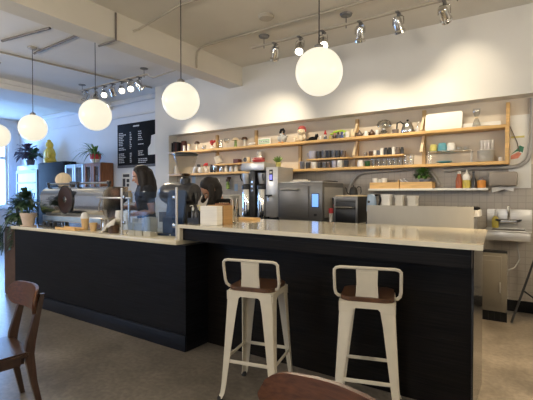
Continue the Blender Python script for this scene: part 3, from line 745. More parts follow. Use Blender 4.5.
# twin coffee brewer
t = thing('coffee_brewer', 'twin coffee brewer with steel hood, beside the hot-water tower', 'coffee brewer', (-3.235, 4.45, CZ))
MB().box(-0.235, 0.235, 0.02, 0.42, 0.0, 0.035, 0.004).build('base_tray', 'black', t)
MB().box(-0.16, 0.225, -0.01, 0.40, 0.695, 0.805, 0.008).build('hood', 'steel', t)
MB().box(-0.225, 0.225, 0.26, 0.42, 0.0355, 0.694, 0.004).build('back_housing', 'steel', t)
cp_ = MB().box(-0.040, 0.040, 0.03, 0.255, 0.0355, 0.694, 0.005).build('control_column', 'charcoal', t)
for z in (0.42, 0.48, 0.54): MB().lathe([(0, 0), (0.017, 0), (0.015, 0.008), (0, 0.008)], (0.0, 0.029, z), 14, Matrix.Rotation(R(90), 3, 'X')).build('button', 'chrome', cp_)
for sx in (-1, 1):
    cx = -0.130 if sx < 0 else 0.130
    sv = MB().lathe([(0, 0.06), (0.072, 0.06), (0.074, 0.08), (0.074, 0.46), (0.066, 0.475), (0, 0.475)], (cx, 0.095, 0), 22).build('thermal_server', 'chrome', t)
    MB().lathe([(0.0755, 0.44), (0.082, 0.445), (0.082, 0.49), (0.06, 0.51), (0, 0.515)], (cx, 0.095, 0), 22).build('server_collar', 'black', sv)
    MB().lathe([(0, 0.516), (0.05, 0.516), (0.066, 0.60), (0.07, 0.66), (0, 0.66)], (cx, 0.095, 0), 20).build('brew_funnel', 'steel', sv)
    MB().lathe([(0.05, 0.036), (0.08, 0.036), (0.08, 0.0595), (0.05, 0.0595)], (cx, 0.095, 0), 20).build('server_stand', 'black', sv)
    MB().tube([(cx, 0.02, 0.13), (cx, 0.0, 0.13), (cx, -0.005, 0.11), (cx, -0.005, 0.08)], 0.011, 8).build('faucet', 'chrome', sv)
    MB().tube([(cx - 0.03 * 0 - 0.05 * sx * -1, 0.035, 0.56), (cx + 0.06 * sx, 0.01, 0.60), (cx + 0.06 * sx, 0.01, 0.65)], 0.008, 8).build('server_handle', 'black', sv)

# small bread grill
t = thing('toaster_grill', 'small black toaster grill with steel handle, right of the oven', 'grill', (-1.855, 4.45, CZ))
MB().box(-0.15, 0.15, 0.012, 0.45, 0.03, 0.345, 0.008).build('body', 'black', t)
MB().box(-0.15, -0.125, -0.005, 0.0115, 0.03, 0.345, 0.002).box(0.125, 0.15, -0.005, 0.0115, 0.03, 0.345, 0.002).box(-0.1245, 0.1245, -0.005, 0.0115, 0.285, 0.345, 0.002).build('front_frame', 'steel_dark', t)
MB().box(-0.124, 0.124, -0.004, 0.0115, 0.04, 0.20, 0.003).build('glass_door', 'black', t)
MB().tube([(-0.11, -0.006, 0.215), (-0.11, -0.04, 0.215), (0.10, -0.04, 0.215), (0.10, -0.006, 0.215)], 0.014, 8).build('handle', 'chrome', t)
for fx, fy in ((-0.12, 0.05), (0.12, 0.05), (-0.12, 0.4), (0.12, 0.4)): MB().lathe([(0, 0), (0.015, 0), (0.015, 0.0295), (0, 0.0295)], (fx, fy, 0), 10).build('foot', 'rubber', t)
o = MB().box(-0.14, 0.14, 0.03, 0.40, 0, 0.016, 0.004).build('chopping_board', 'pale_wood', loc=(-1.855, 4.45, CZ + 0.3455)); tag(o, 'thin pale wooden board lying on the black toaster grill', 'chopping board')
def kettle(name, label, loc, m, s=1.0, goose=True, rz=0, knob='black', handle='black'):
    t = thing(name, label, 'kettle', loc, rz)
    MB().lathe([(0, 0), (0.075 * s, 0), (0.080 * s, 0.012 * s), (0.066 * s, 0.085 * s), (0.048 * s, 0.125 * s), (0, 0.125 * s)], seg=24).build('kettle_body', m, t)
    l = MB().lathe([(0.047 * s, 0.1255 * s), (0.03 * s, 0.14 * s), (0.008 * s, 0.143 * s), (0, 0.143 * s)], seg=18).build('kettle_lid', m, t)
    MB().lathe([(0.006 * s, 0.1435 * s), (0.016 * s, 0.15 * s), (0.014 * s, 0.165 * s), (0, 0.167 * s)], seg=12).build('lid_knob', knob, l)
    MB().tube([(0.076 * s, 0, 0.02 * s), (0.10 * s, 0, 0.03 * s), (0.112 * s, 0, 0.07 * s), (0.118 * s, 0, 0.11 * s), (0.14 * s, 0, 0.128 * s)], [0.013 * s, 0.010 * s, 0.008 * s, 0.007 * s, 0.006 * s], 8).build('spout', m, t)
    MB().tube([(-0.050 * s, 0, 0.115 * s), (-0.085 * s, 0, 0.145 * s), (-0.125 * s, 0, 0.13 * s), (-0.130 * s, 0, 0.06 * s), (-0.118 * s, 0, 0.02 * s)], 0.011 * s, 8, flat=0.8).build('kettle_handle', handle, t)
    return t
kettle('kettle', 'small black gooseneck kettle standing on the board over the grill', (-1.84, 4.66, CZ + 0.3620), 'black', 0.72, rz=R(200))
# clutter between oven and grill
o = MB().lathe([(0, 0), (0.045, 0), (0.045, 0.30), (0.05, 0.31), (0.05, 0.33), (0, 0.33)], seg=18).build('steel_canister', 'chrome', loc=(-2.075, 4.62, CZ)); tag(o, 'tall steel canister squeezed between the oven and the toaster grill', 'canister')
t = thing('spice_jar', 'red-topped jar standing on the counter beside the toaster grill', 'jar', (-2.06, 4.50, CZ))
MB().lathe([(0, 0), (0.028, 0), (0.028, 0.14), (0, 0.14)], seg=14).build('jar_body', 'frosted', t)
MB().lathe([(0, 0.1405), (0.031, 0.1405), (0.031, 0.20), (0, 0.20)], seg=14).build('lid', 'red', t)

# prep station with upright steel back sheet
t = thing('prep_table', 'steel prep table hidden behind an upright matte steel sheet', 'table', (-1.01, 4.3, 0))
MB().box(-0.525, 0.525, 0.004, 0.345, 0.10, 1.06, 0.004).build('cabinet_body', 'steel', t)
MB().box(-0.528, 0.528, 0.0, 0.0035, 0.10, 1.172, 0.001).build('splash_sheet', 'steel_panel', t)
MB().box(-0.50, 0.50, 0.02, 0.34, 1.0605, 1.075, 0.003).build('worktop', 'white_plastic', t)
for fx, fy in ((-0.48, 0.05), (0.48, 0.05), (-0.48, 0.30), (0.48, 0.30)): MB().lathe([(0, 0), (0.02, 0), (0.02, 0.0995), (0, 0.0995)], (fx, fy, 0), 10).build('leg', 'steel', t)
PT = 1.0755
def tub(px, w, h, label, m='frosted', Y=4.55):
    x = at(px, 200, Y).x
    t = thing('food_tub', label, 'container', (x, Y, PT), 0, 'pale tubs behind the steel sheet')
    MB().prism(rrect(w * .9, .10, .02), 0, h * .86, bev=0.004).build('tub_body', m, t)
    MB().prism(rrect(w, .115, .022), h * .861, h, bev=0.003).build('tub_lid', m, t)
tub(387, 0.115, 0.215, 'square pale tub peeking over the steel sheet, leftmost of three', 'white_plastic')
tub(400, 0.100, 0.205, 'pale tub peeking over the steel sheet, middle of three', 'frosted')
tub(413, 0.115, 0.200, 'pale tub peeking over the steel sheet, rightmost of three', 'frosted')
t = thing('electric_kettle', 'pale blue-grey jug kettle with black handle, left above the steel sheet', 'kettle', (at(371.5, 200, 4.55).x, 4.55, PT))
MB().lathe([(0, 0), (0.062, 0), (0.062, 0.02), (0, 0.02)], seg=20).build('kettle_base', 'black', t)
MB().lathe([(0, 0.0205), (0.06, 0.0205), (0.056, 0.15), (0.046, 0.21), (0, 0.222)], seg=20).build('kettle_body', 'pale_blue_daylit', t)
MB().tube([(0.045, 0, 0.205), (0.09, 0, 0.21), (0.105, 0, 0.15), (0.085, 0, 0.08), (0.058, 0, 0.06)], 0.013, 8).build('kettle_handle', 'black', t)
MB().lathe([(0, 0), (0.016, 0), (0.014, 0.006), (0, 0.006)], (-0.012, -0.055, 0.13), 14, Matrix.Rotation(R(90), 3, 'X')).build('gauge', 'black', t)
t = thing('sheet_pan', 'low black pan at the right end of the prep table', 'pan', (at(467, 206, 4.45).x, 4.47, PT))
MB().prism(rrect(0.24, 0.26, 0.03), 0, 0.06, bev=0.004).build('pan_body', 'white_plastic', t)
mb = MB()
for k in range(7): mb.ell((-0.08 + 0.028 * k, 0.02 * math.sin(k * 2), 0.078), (0.03, 0.06, 0.018), 10)
mb.build('black_cloths', 'black_matte', t)

# wall shelf under the pine shelving
sxa, sxb = at(369, 188, 5.0).x, at(487.5, 188, 4.98).x
WS = 1.362
o = MB().box(sxa, sxb, 4.965, 5.195, WS - 0.026, WS, 0.003).build('wall_shelf', 'white_matte'); tag(o, 'long white shelf board on the tiled wall above the prep table', 'shelf')
def tray(px0, px1, label):
    x0, x1 = at(px0, 184, 5.0).x, at(px1, 184, 5.0).x; c = (x0 + x1) / 2; w = (x1 - x0) / 2 - 0.003
    t = thing('wooden_crate', label, 'wooden crate', (c, 5.075, WS))
    MB().box(-w, w, -0.095, 0.095, 0, 0.012).box(-w, w, -0.095, -0.083, 0.012, 0.078).box(-w, w, 0.083, 0.095, 0.012, 0.078).box(-w, -w + 0.012, -0.083, 0.083, 0.012, 0.078).box(w - 0.012, w, -0.083, 0.083, 0.012, 0.078).build('crate_box', 'pine', t)
    if px0 < 390: MB().prism([(-0.083, 0.0), (0.083, 0.0), (0.083, 0.06), (0.0, 0.10)], -0.005, 0.005, Matrix.Translation((w - 0.03, 0, 0.0125)) @ Matrix.Rotation(R(90), 4, 'Z') @ Matrix.Rotation(R(90), 4, 'X')).build('divider', 'pine', t)
    return t
tray(370, 399.5, 'pine crate holding white paper cups on the white shelf')
tray(400, 432.5, 'pine crate beside the leafy plant on the white shelf')
for i, px in enumerate((376, 380, 385)):
    o = MB().lathe([(0, 0), (0.027, 0), (0.037, 0.12 - 0.01 * (i == 1)), (0.034, 0.12 - 0.01 * (i == 1)), (0.025, 0.01), (0, 0.01)], seg=16).build('paper_cup', 'white_plastic', loc=(at(px, 180, 5.06).x, 5.03 + 0.045 * (i % 2), WS + 0.0125))
    tag(o, ['leftmost', 'middle', 'rightmost'][i] + ' white paper cup standing in the left pine crate', 'paper cup', 'white paper cups in the crate')
o = MB().bar((0, 0, 0), (-0.14, 0.02, 0.10), 0.02, 0.006).bar((0.02, 0.02, 0.002), (-0.10, 0.05, 0.11), 0.018, 0.006).build('serving_tongs', 'steel', loc=(at(413, 184, 5.05).x - 0.02, 5.04, WS + 0.0145)); tag(o, 'steel tongs leaning in the crate left of the plant', 'tongs')

def bush(name_, mat_, parent, n, c, rad, ln, w, seed, loc=None, lift=0.2):
    rnd = random.Random(seed); mb = MB()
    for i in range(n):
        th = rnd.uniform(0, 2 * PI); ph = math.acos(rnd.uniform(-0.5, 1.0)); rr = rnd.uniform(0.2, 1.0)
        d = Vector((math.sin(ph) * math.cos(th), math.sin(ph) * math.sin(th), math.cos(ph)))
        p = Vector(c) + Vector((d.x * rad[0], d.y * rad[1], d.z * rad[2])) * rr
        mb.leaf(p, d + Vector((0, 0, lift)), Vector((0, 0, 1)) + d * 0.3, ln * rnd.uniform(0.6, 1.2), w * rnd.uniform(0.7, 1.2), rnd.uniform(0.1, 0.6), 3)
    return mb.build(name_, mat_, parent, loc)
px_ = at(424, 180, 5.07)
t = thing('potted_herb', 'leafy green herb in a grey glass bowl at the crate end', 'plant', (at(425, 184, 5.06).x, 5.07, WS + 0.0125))
MB().lathe([(0, 0), (0.05, 0), (0.07, 0.04), (0.066, 0.095), (0.058, 0.095), (0.055, 0.05), (0, 0.045)], seg=18).build('bowl', 'slate', t)
MB().lathe([(0, 0.07), (0.057, 0.07), (0, 0.085)], seg=14).build('soil', 'soil', t)
bush('foliage', 'leaf', t, 150, (-0.035, 0, 0.155), (0.09, 0.06, 0.075), 0.05, 0.035, 5)
mb = MB()
for k in range(7): mb.tube([(0, 0, 0.075), (0.02 * math.cos(k), 0.02 * math.sin(k), 0.12), (-0.03 + 0.06 * math.cos(k), 0.05 * math.sin(k), 0.18)], 0.003, 5)
mb.build('stems', 'leaf', t)
# bottles on the white shelf
def bottle(name, label, px, prof, m, cap, capm, Y=5.07, cat='bottle', seg=16, extra=None, base=WS):
    t = thing(name, label, cat, (at(px, 186, Y).x, Y, base))
    MB().lathe(prof, seg=seg).build('bottle_body', m, t)
    MB().lathe(cap, seg=seg).build('bottle_cap', capm, t)
    if extra: MB().lathe(extra[0], seg=seg).build('fill', extra[1], t)
    return t
bottle('sauce_bottle', 'red-brown sauce bottle with white cap, leftmost on the white shelf', 459, [(0, 0), (0.034, 0), (0.036, 0.01), (0.036, 0.09), (0.020, 0.15), (0.018, 0.165), (0, 0.165)], 'sauce_red', [(0, 0.1655), (0.022, 0.1655), (0.020, 0.195), (0, 0.20)], 'white_plastic')
bottle('squeeze_bottle', 'clear squeeze bottle half full of golden oil on the white shelf', 466.5, [(0, 0.0905), (0.043, 0.0905), (0.043, 0.135), (0.03, 0.16), (0, 0.16)], 'white_plastic', [(0, 0.1605), (0.022, 0.1605), (0.014, 0.18), (0.006, 0.21), (0, 0.21)], 'white_plastic', extra=([(0, 0), (0.042, 0), (0.043, 0.01), (0.043, 0.09), (0, 0.09)], 'oil'))
bottle('dark_bottle', 'slim dark bottle behind the orange jar on the white shelf', 473.5, [(0, 0), (0.026, 0), (0.026, 0.10), (0.011, 0.13), (0.011, 0.17), (0, 0.17)], 'charcoal', [(0, 0.1705), (0.013, 0.1705), (0.013, 0.19), (0, 0.19)], 'black')
bottle('preserve_jar', 'squat orange jar at the right end of the white shelf', 481.5, [(0, 0), (0.042, 0), (0.045, 0.012), (0.045, 0.075), (0.034, 0.088), (0, 0.088)], 'orange', [(0, 0.0885), (0.03, 0.0885), (0.03, 0.105), (0.012, 0.12), (0, 0.12)], 'glass', cat='jar')

# grey hoses on the splash wall
HY = 5.165
pts = [at(x, y, HY) for x, y in ((348.5, 200), (349, 193), (350.5, 186), (353, 180), (357.5, 175), (365, 172.3), (380, 171.3), (400, 169.8), (420, 168.6), (427, 169.4), (432, 173), (436, 179), (439, 185.5))]
pts = [p for p in pts if p.z > 1.372 or p.x < sxa - 0.02]
tag(MB().tube(pts, 0.020, 10).build('grey_hose', 'grey_pipe'), 'arched grey plastic pipe on the tiles under the pine shelves', 'pipe')
pts = [at(x, y, 5.15) for x, y in ((444, 170.5), (470, 168.5), (495, 167.8), (512, 167.2), (521, 165), (527, 160.5), (530.3, 153), (531.3, 143), (531.8, 120), (532.2, 98))]
tag(MB().tube(pts, 0.022, 10).build('grey_pipe', 'grey_pipe'), 'grey pipe running under the shelf end and curving up the white panel', 'pipe')

# hand-wash corner
PX = lambda px, Y: at(px, 190, Y).x
x0, x1 = PX(488.5, 5.02), PX(517, 5.02)
t = thing('towel_dispenser', 'taupe paper-towel dispenser on the wall above the hand sink', 'dispenser', ((x0 + x1) / 2, 5.2, at(500, 186, 5.02).z))
hw = (x1 - x0) / 2
MB().box(-hw, hw, -0.18, -0.001, 0.0, 0.155, 0.018).build('dispenser_body', 'paper_towel', t)
MB().prism([(-hw * .8, 0), (-hw * .1, 0.012), (hw * .75, 0.002), (hw * .75, -0.045), (hw * .1, -0.018), (-hw * .8, -0.055)], -0.003, 0.003, Matrix.Translation((0, -0.10, -0.016)) @ Matrix.Rotation(R(90), 4, 'X')).build('paper_towel', 'white_matte', t)
sx0, sx1 = PX(485, 4.80), PX(531, 4.80)
sw = (sx1 - sx0) / 2
t = thing('hand_sink', 'wall-hung steel hand sink in the right corner', 'sink', ((sx0 + sx1) / 2, 5.2, 0.765))
SM = MB()
SM.box(-sw, sw, -0.42, -0.41, 0.05, 0.14, 0.002).box(-sw, -sw + 0.01, -0.41, -0.02, 0.05, 0.14).box(sw - 0.01, sw, -0.41, -0.02, 0.05, 0.14).box(-sw, sw, -0.41, -0.02, 0.05, 0.062)
SM.box(-sw - 0.01, sw + 0.01, -0.45, -0.40, 0.14, 0.155, 0.004).box(-sw - 0.01, -sw + 0.05, -0.40, -0.07, 0.14, 0.155, 0.003).box(sw - 0.05, sw + 0.01, -0.40, -0.07, 0.14, 0.155, 0.003).box(-sw - 0.01, sw + 0.01, -0.07, -0.02, 0.14, 0.155, 0.003)
SM.build('basin', 'steel', t)
MB().box(-sw - 0.01, sw + 0.01, -0.020, -0.001, 0.14, 0.36, 0.003).build('backsplash', 'steel', t)
fc = MB().tube([(0, -0.021, 0.23), (0, -0.07, 0.23)], 0.018, 8).tube([(-0.085, -0.06, 0.23), (0.085, -0.06, 0.23)], 0.024, 10).build('faucet', 'chrome', t)
MB().tube([(0, -0.07, 0.23), (0, -0.07, 0.36), (0, -0.095, 0.395), (0, -0.14, 0.39), (0, -0.16, 0.35)], 0.014, 8).build('spout', 'chrome', fc)
for s in (-1, 1): MB().bar((s * 0.085, -0.08, 0.235), (s * 0.11, -0.16, 0.25), 0.030, 0.018, 0.004).build('tap_handle', 'black', fc)
bx = PX(495.5, 5.13)
t = thing('soap_bottle', 'clear soap bottle with green-yellow base on the sink ledge', 'bottle', (bx, 5.138, 0.9205))
MB().lathe([(0, 0), (0.034, 0), (0.036, 0.05), (0.033, 0.10), (0.012, 0.13), (0, 0.13)], seg=16).build('bottle_body', 'oil', t)
MB().lathe([(0.012, 0.1305), (0.009, 0.19), (0, 0.19)], seg=10).tube([(0, 0, 0.185), (0, -0.02, 0.20), (0, -0.05, 0.195)], 0.006, 6).build('pump', 'white_plastic', t)
x0, x1 = PX(474, 4.66), PX(508, 4.72)
w2 = (x1 - x0) / 2
t = thing('undersink_cabinet', 'narrow beige panelled cabinet standing under the hand sink', 'cabinet', ((x0 + x1) / 2, 4.66, 0))
MB().box(-w2, w2, 0.006, 0.09, 0.10, 0.695, 0.004).build('cabinet_body', 'cabinet_beige', t)
d = MB().box(-w2 * .75, w2 * .70, -0.012, 0.0055, 0.17, 0.665, 0.004).box(-w2 * .62, w2 * .57, -0.016, -0.012, 0.22, 0.62, 0.003).build('door', 'cabinet_beige', t)
MB().tube([(w2 * .62, -0.0125, 0.30), (w2 * .62, -0.03, 0.30), (w2 * .62, -0.03, 0.40), (w2 * .62, -0.0125, 0.40)], 0.006, 6).build('handle', 'steel', d)
mb = MB().box(-w2, w2, 0.01, 0.09, 0.0, 0.0995)
for k in range(6): mb.box(-w2 + 0.02 + k * w2 * .36, -w2 + 0.034 + k * w2 * .36, -0.006, 0.01, 0.005, 0.095)
mb.build('kick_grille', 'black_matte', t)
tag(MB().prism(rrect(0.30, 0.09, 0.02), 0, 0.022, bev=0.003).build('black_tray', 'black', loc=((x0 + x1) / 2, 4.712, 0.6955)), 'flat black tray lying on the narrow beige cabinet', 'tray')
# supply hose from the sink to the cabinet side
tag(MB().tube([(x1 + 0.07, 4.90, 0.814), (x1 + 0.10, 4.90, 0.62), (x1 + 0.06, 4.82, 0.54), (x1 + 0.006, 4.745, 0.52)], 0.006, 6).build('drain_hose', 'grey_pipe'), 'thin grey hose curving from sink to beige cabinet', 'hose')
# folded black tripod leaning by the wall
t = thing('tripod_stand', 'folded black tripod stand by the wall at the right edge', 'stand', (0.03, 4.95, 0))
MB().tube([(0, 0, 0.10), (0, 0, 1.0)], 0.013, 8).build('pole', 'black', t)
MB().lathe([(0, 0.66), (0.022, 0.66), (0.022, 0.74), (0, 0.74)], seg=12).build('hub', 'black', t)
for dx, dy in ((-0.21, -0.30), (0.24, -0.10), (0.0, 0.15)):
    l = MB().tube([(0, 0, 0.70), (dx, dy, 0.012)], 0.011, 8).build('leg', 'black', t)
    MB().tube([(0, 0, 0.20), (dx * 0.55, dy * 0.55, 0.32)], 0.007, 6).build('leg_brace', 'black', l)
# prints on the white panel
x0, x1 = PX(510.5, 5.17), PX(524, 5.17); zt, zb = at(517, 136, 5.17).z, at(517, 161, 5.17).z
t = thing('pinned_print', 'small colourful coral and green print pinned on the white panel', 'poster', ((x0 + x1) / 2, 5.1795, zb))
pw, ph = (x1 - x0) / 2, zt - zb
MB().box(-pw, pw, -0.003, -0.0005, 0, ph).build('sheet', 'white_matte', t)
F = Matrix.Translation((0, -0.0035, 0)) @ Matrix.Rotation(R(90), 4, 'X')
MB().prism([(-pw, 0.02), (pw * .1, 0.03), (pw * .6, 0.08), (pw * .1, 0.10), (-pw, 0.06)], 0, 0.001, F).build('coral_shape', 'coral', t)
MB().prism([(-pw, 0.075), (-pw * .2, 0.105), (pw * .3, 0.105), (pw * .75, 0.09), (pw * .95, 0.15), (pw * .3, 0.17), (-pw * .1, 0.13)], 0, 0.001, F).build('green_shape', 'green_ink', t)
MB().box(-pw, pw, -0.0046, -0.0031, ph - 0.02, ph).build('yellow_tape', 'yellow_cup', t)
tag(MB().tube([at(507, 121, 5.15), at(512, 131, 5.165), at(517, 142, 5.172), at(519.5, 152, 5.1735)], 0.005, 6).build('hanging_cable', 'dark_conduit'), 'thin dark cable hanging diagonally across the white panel', 'cable')
# ------------------------------------------------------------------ things on the shelves
CUP = [(0, 0), (0.80, 0), (0.95, 0.10), (1.0, 1.0), (0.90, 1.0), (0.84, 0.15), (0, 0.12)]
DOMECUP = [(0, 0), (0.95, 0), (1.0, 0.08), (0.92, 0.7), (0.72, 1.0), (0, 1.0)]
GLASSP = [(0, 0), (0.82, 0), (1.0, 1.0), (0.93, 1.0), (0.76, 0.08), (0, 0.08)]
GOB = [(0, 0), (0.75, 0), (0.75, 0.05), (0.14, 0.12), (0.14, 0.42), (0.7, 0.55), (1.0, 0.75), (0.92, 1.0), (0.82, 1.0), (0.88, 0.75), (0, 0.5)]
CYL = [(0, 0), (1, 0), (1, 1), (0, 1)]
JARP = [(0, 0), (0.95, 0), (1, 0.06), (1, 0.72), (0.8, 0.82), (0.8, 1.0), (0, 1.0)]
VASE = [(0, 0), (0.6, 0), (1.0, 0.35), (0.85, 0.7), (0.45, 0.9), (0.55, 1.0), (0, 1.0)]
def lat(name, label, cat, px, base, w, h, prof, m, Y=5.09, group=None, seg=16, handle=None):
    s = mpp(px, Y); r, hh = w * s / 2, h * s
    mb = MB().lathe([(a * r, b * hh) for a, b in prof], seg=seg)
    loc = (at(px, 190, Y).x, Y, base)
    if handle:
        t = thing(name, label, cat, loc, 0, group); mb.build(handle[0], m, t)
        a = R(handle[1]); c = Vector((math.cos(a), math.sin(a), 0))
        pts = [c * r * 0.93 + Vector((0, 0, hh * .78)), c * (r + .022) + Vector((0, 0, hh * .74)), c * (r + .026) + Vector((0, 0, hh * .5)), c * (r + .018) + Vector((0, 0, hh * .3)), c * r * 0.9 + Vector((0, 0, hh * .24))]
        MB().tube(pts, 0.005, 6).build('handle', m, t)
        return t
    o = mb.build(name, m, loc=loc); return tag(o, label, cat, group)

# top board, from the left
bk = [(174.5, 0.020, 0.17, 'black'), (176.2, 0.018, 0.185, 'charcoal'), (177.8, 0.022, 0.16, 'maroon'), (179.6, 0.020, 0.175, 'black')]
for i, (px, w_, h_, m) in enumerate(bk):
    o = MB().box(-w_ / 2, w_ / 2, -0.065, 0.065, 0, h_, 0.003).box(-w_ / 2 + .003, w_ / 2 - .003, -0.06, 0.069, 0.004, h_ - 0.004).build('book', m, loc=(at(px, 145, 5.10).x, 5.10, Z1))
    tag(o, ['tall black book leftmost on the top board', 'charcoal book second in the row at the top left', 'maroon book third in the short row at the top left', 'black book at the right end of the top-left row'][i], 'book', 'books at the left end of the top board')
lat('jar', 'maroon storage jar behind two white canisters on the top board', 'jar', 184, Z1, 6.5, 11, JARP, 'maroon', 5.14)
lat('candle', 'short plain white canister left of the tan-lidded one, top board', 'canister', 184.4, Z1, 2.8, 5.5, CYL, 'white_china', 5.03)
t = thing('canister', 'white canister with a tan wooden lid near the left end, top board', 'canister', (at(188.8, 145, 5.04).x, 5.04, Z1))
MB().lathe([(0, 0), (.029, 0), (.029, .085), (0, .085)], seg=16).build('canister_body', 'white_china', t)
MB().lathe([(0, .0855), (.030, .0855), (.030, .115), (.01, .125), (0, .125)], seg=16).build('lid', 'pale_wood', t)
def mushroom(px, cap_w, h, capm, stemm, label, Y=5.08):
    s = mpp(px, Y); t = thing('mushroom_ornament', label, 'ornament', (at(px, 145, Y).x, Y, Z1))
    r, H_ = cap_w * s / 2, h * s
    MB().lathe([(0, 0), (r * .55, 0), (r * .4, H_ * .3), (r * .34, H_ * .72), (0, H_ * .72)], seg=16).build('stem', stemm, t)
    MB().lathe([(0, H_ * .725), (r, H_ * .70), (r * .95, H_ * .80), (r * .6, H_ * .95), (0, H_)], seg=18).build('cap', capm, t)
mushroom(197, 5.5, 9.5, 'brown', 'white_china', 'mushroom-shaped ornament with brown cap and white stem left of red flowers')
lat('glass_tumbler', 'small clear glass left of the red flowers on the top board', 'glass', 204.5, Z1, 3.5, 5, GLASSP, 'glass')
def flowers(px, base, label, r, n, Y, stem_h, vm, seed, potw=5):
    t = thing('flower_vase', label, 'flowers', (at(px, 145, Y).x, Y, base)); rnd = random.Random(seed)
    s = mpp(px, Y)
    MB().lathe([(a * potw * s / 2, b * stem_h) for a, b in VASE], seg=14).build('vase', vm, t)
    for k in range(n):
        d = Vector((rnd.uniform(-1, 1), rnd.uniform(-.6, .6), rnd.uniform(-.5, 1))).normalized() * r * rnd.uniform(.45, 1)
        c = Vector((0, 0, stem_h + r * 1.0)) + d; mb = MB()
        mb.ell(c, (.012, .012, .010), 8)
        for j in range(5):
            a = j * 2 * PI / 5; mb.ell(c + Vector((math.cos(a) * .012, math.sin(a) * .006 - .004, math.sin(a) * .010)), (.010, .007, .009), 8)
        mb.build('flower', 'red', t)
    mb = MB()
    for k in range(5): mb.tube([(0, 0, stem_h * .9), (r * .5 * math.cos(k * 1.3), r * .3 * math.sin(k * 1.3), stem_h + r)], 0.0025, 5)
    mb.build('stems', 'leaf', t)
flowers(212.5, Z1, 'bunch of red flowers in a small white vase on the top board', .050, 12, 5.07, .055, 'white_china', 3)
lat('glass_tumbler', 'first of two clear glasses right of the red flowers, top board', 'glass', 221, Z1, 4.5, 9, GLASSP, 'glass')
lat('glass_goblet', 'stemmed glass goblet left of the green-capped mushroom, top board', 'glass', 227, Z1, 6, 9.5, GOB, 'glass')
mushroom(235.5, 7, 10, 'pale_wood', 'leaf_light', 'mushroom ornament with tan cap and pale green stem, top board')
mushroom(244.5, 6.5, 10.5, 'brown', 'frosted', 'mushroom ornament with dark cap just left of white ceramics', 5.13)
t = thing('ceramic_pipe', 'white ceramic jug lying beside the small framed picture on the top board', 'jug', (at(251, 143, 5.05).x, 5.05, Z1 + .026))
MB().lathe([(0, -.05), (.022, -.045), (.026, 0), (.018, .04), (.012, .07), (.015, .075), (0, .075)], seg=14, mtx=Matrix.Rotation(R(80), 3, 'Y')).build('jug_body', 'white_china', t)
t = thing('picture_frame', 'small white-framed picture with green lettering on the top board', 'picture', (at(264.3, 141, 5.06).x, 5.06, Z1))
MB().box(-.115, .115, -.006, .010, 0, .10, .003).build('frame', 'white_matte', t)
MB().box(-.098, .098, -.0075, -.0062, .018, .082).build('picture_sheet', 'mint', t)
band = MB().box(-.080, .080, -.0085, -.0076, .035, .062).build('picture_band', 'white_matte', t)
mb = MB()
for i, (a, b) in enumerate(((-.07, -.03), (-.02, .01), (.02, .07))): mb.box(a, b, -.0092, -.0086, .043, .054)
fold_in(band, mb.build('lettering', 'green_ink', t))
# plush bird
t = thing('plush_bird', 'grey plush bird with curved black head on the top board', 'soft toy', (at(282.5, 143, 5.08).x, 5.08, Z1))
MB().ell((0, 0, .065), (.062, .05, .066), 18).ell((-.005, -.01, .12), (.035, .033, .035), 14).build('body', 'plush_grey', t)
MB().tube([(-.012, -.008, .13), (-.028, -.012, .165), (-.012, -.016, .20), (.022, -.018, .205), (.040, -.02, .18), (.030, -.022, .145)], [.020, .021, .021, .020, .019, .014], 10).build('head', 'black_matte', t)
MB().lathe([(.016, 0), (.006, .03), (0, .034)], (.02, -.02, .148), 10, Matrix.Rotation(R(200), 3, 'X')).build('beak', 'orange', t)
for sx in (-1, 1): MB().ell((sx * .06, -.005, .07), (.014, .032, .046), 10, RY(sx * 16)).build('wing', 'plush_grey', t)
for sx in (-1, 1): MB().ell((sx * .028, -.045, .010), (.018, .026, .010), 10).build('foot', 'orange', t)
# plush doll with a red cap
t = thing('plush_doll', 'cream plush doll in a soft red cap sitting on the top board', 'soft toy', (at(301, 141, 5.08).x, 5.08, Z1))
MB().ell((0, 0, .058), (.058, .05, .060), 16).build('body', 'plush_cream', t)
hd = MB().ell((.018, -.01, .145), (.062, .052, .052), 18).build('head', 'plush_cream', t)
MB().ell((.018, -.052, .142), (.046, .014, .036), 16).build('face', 'pale_wood', hd)
for sx in (-1, 1): MB().ell((.018 + sx * .018, -.066, .150), (.006, .004, .007), 8).build('eye', 'black', hd)
MB().tube([(.000, -.0655, .126), (.018, -.067, .121), (.036, -.0655, .126)], .0025, 5).build('mouth', 'brown', hd)
MB().lathe([(0, .055), (.03, .05), (.056, .022), (.060, 0), (0, -.004)], (.018, -.004, .178), 18).tube([(.06, -.004, .20), (.075, -.01, .17), (.082, -.012, .14)], [.014, .012, .009], 8).build('cap', 'red_soft', t)
for sx in (-1, 1):
    MB().tube([(sx * .05, -.01, .09), (sx * .08, -.03, .06), (sx * .085, -.05, .03)], [.018, .016, .014], 8).build('arm', 'plush_cream', t)
    MB().tube([(sx * .03, -.03, .02), (sx * .05, -.07, .018), (sx * .055, -.088, .022)], [.018, .017, .017], 8).build('leg', 'plush_cream', t)
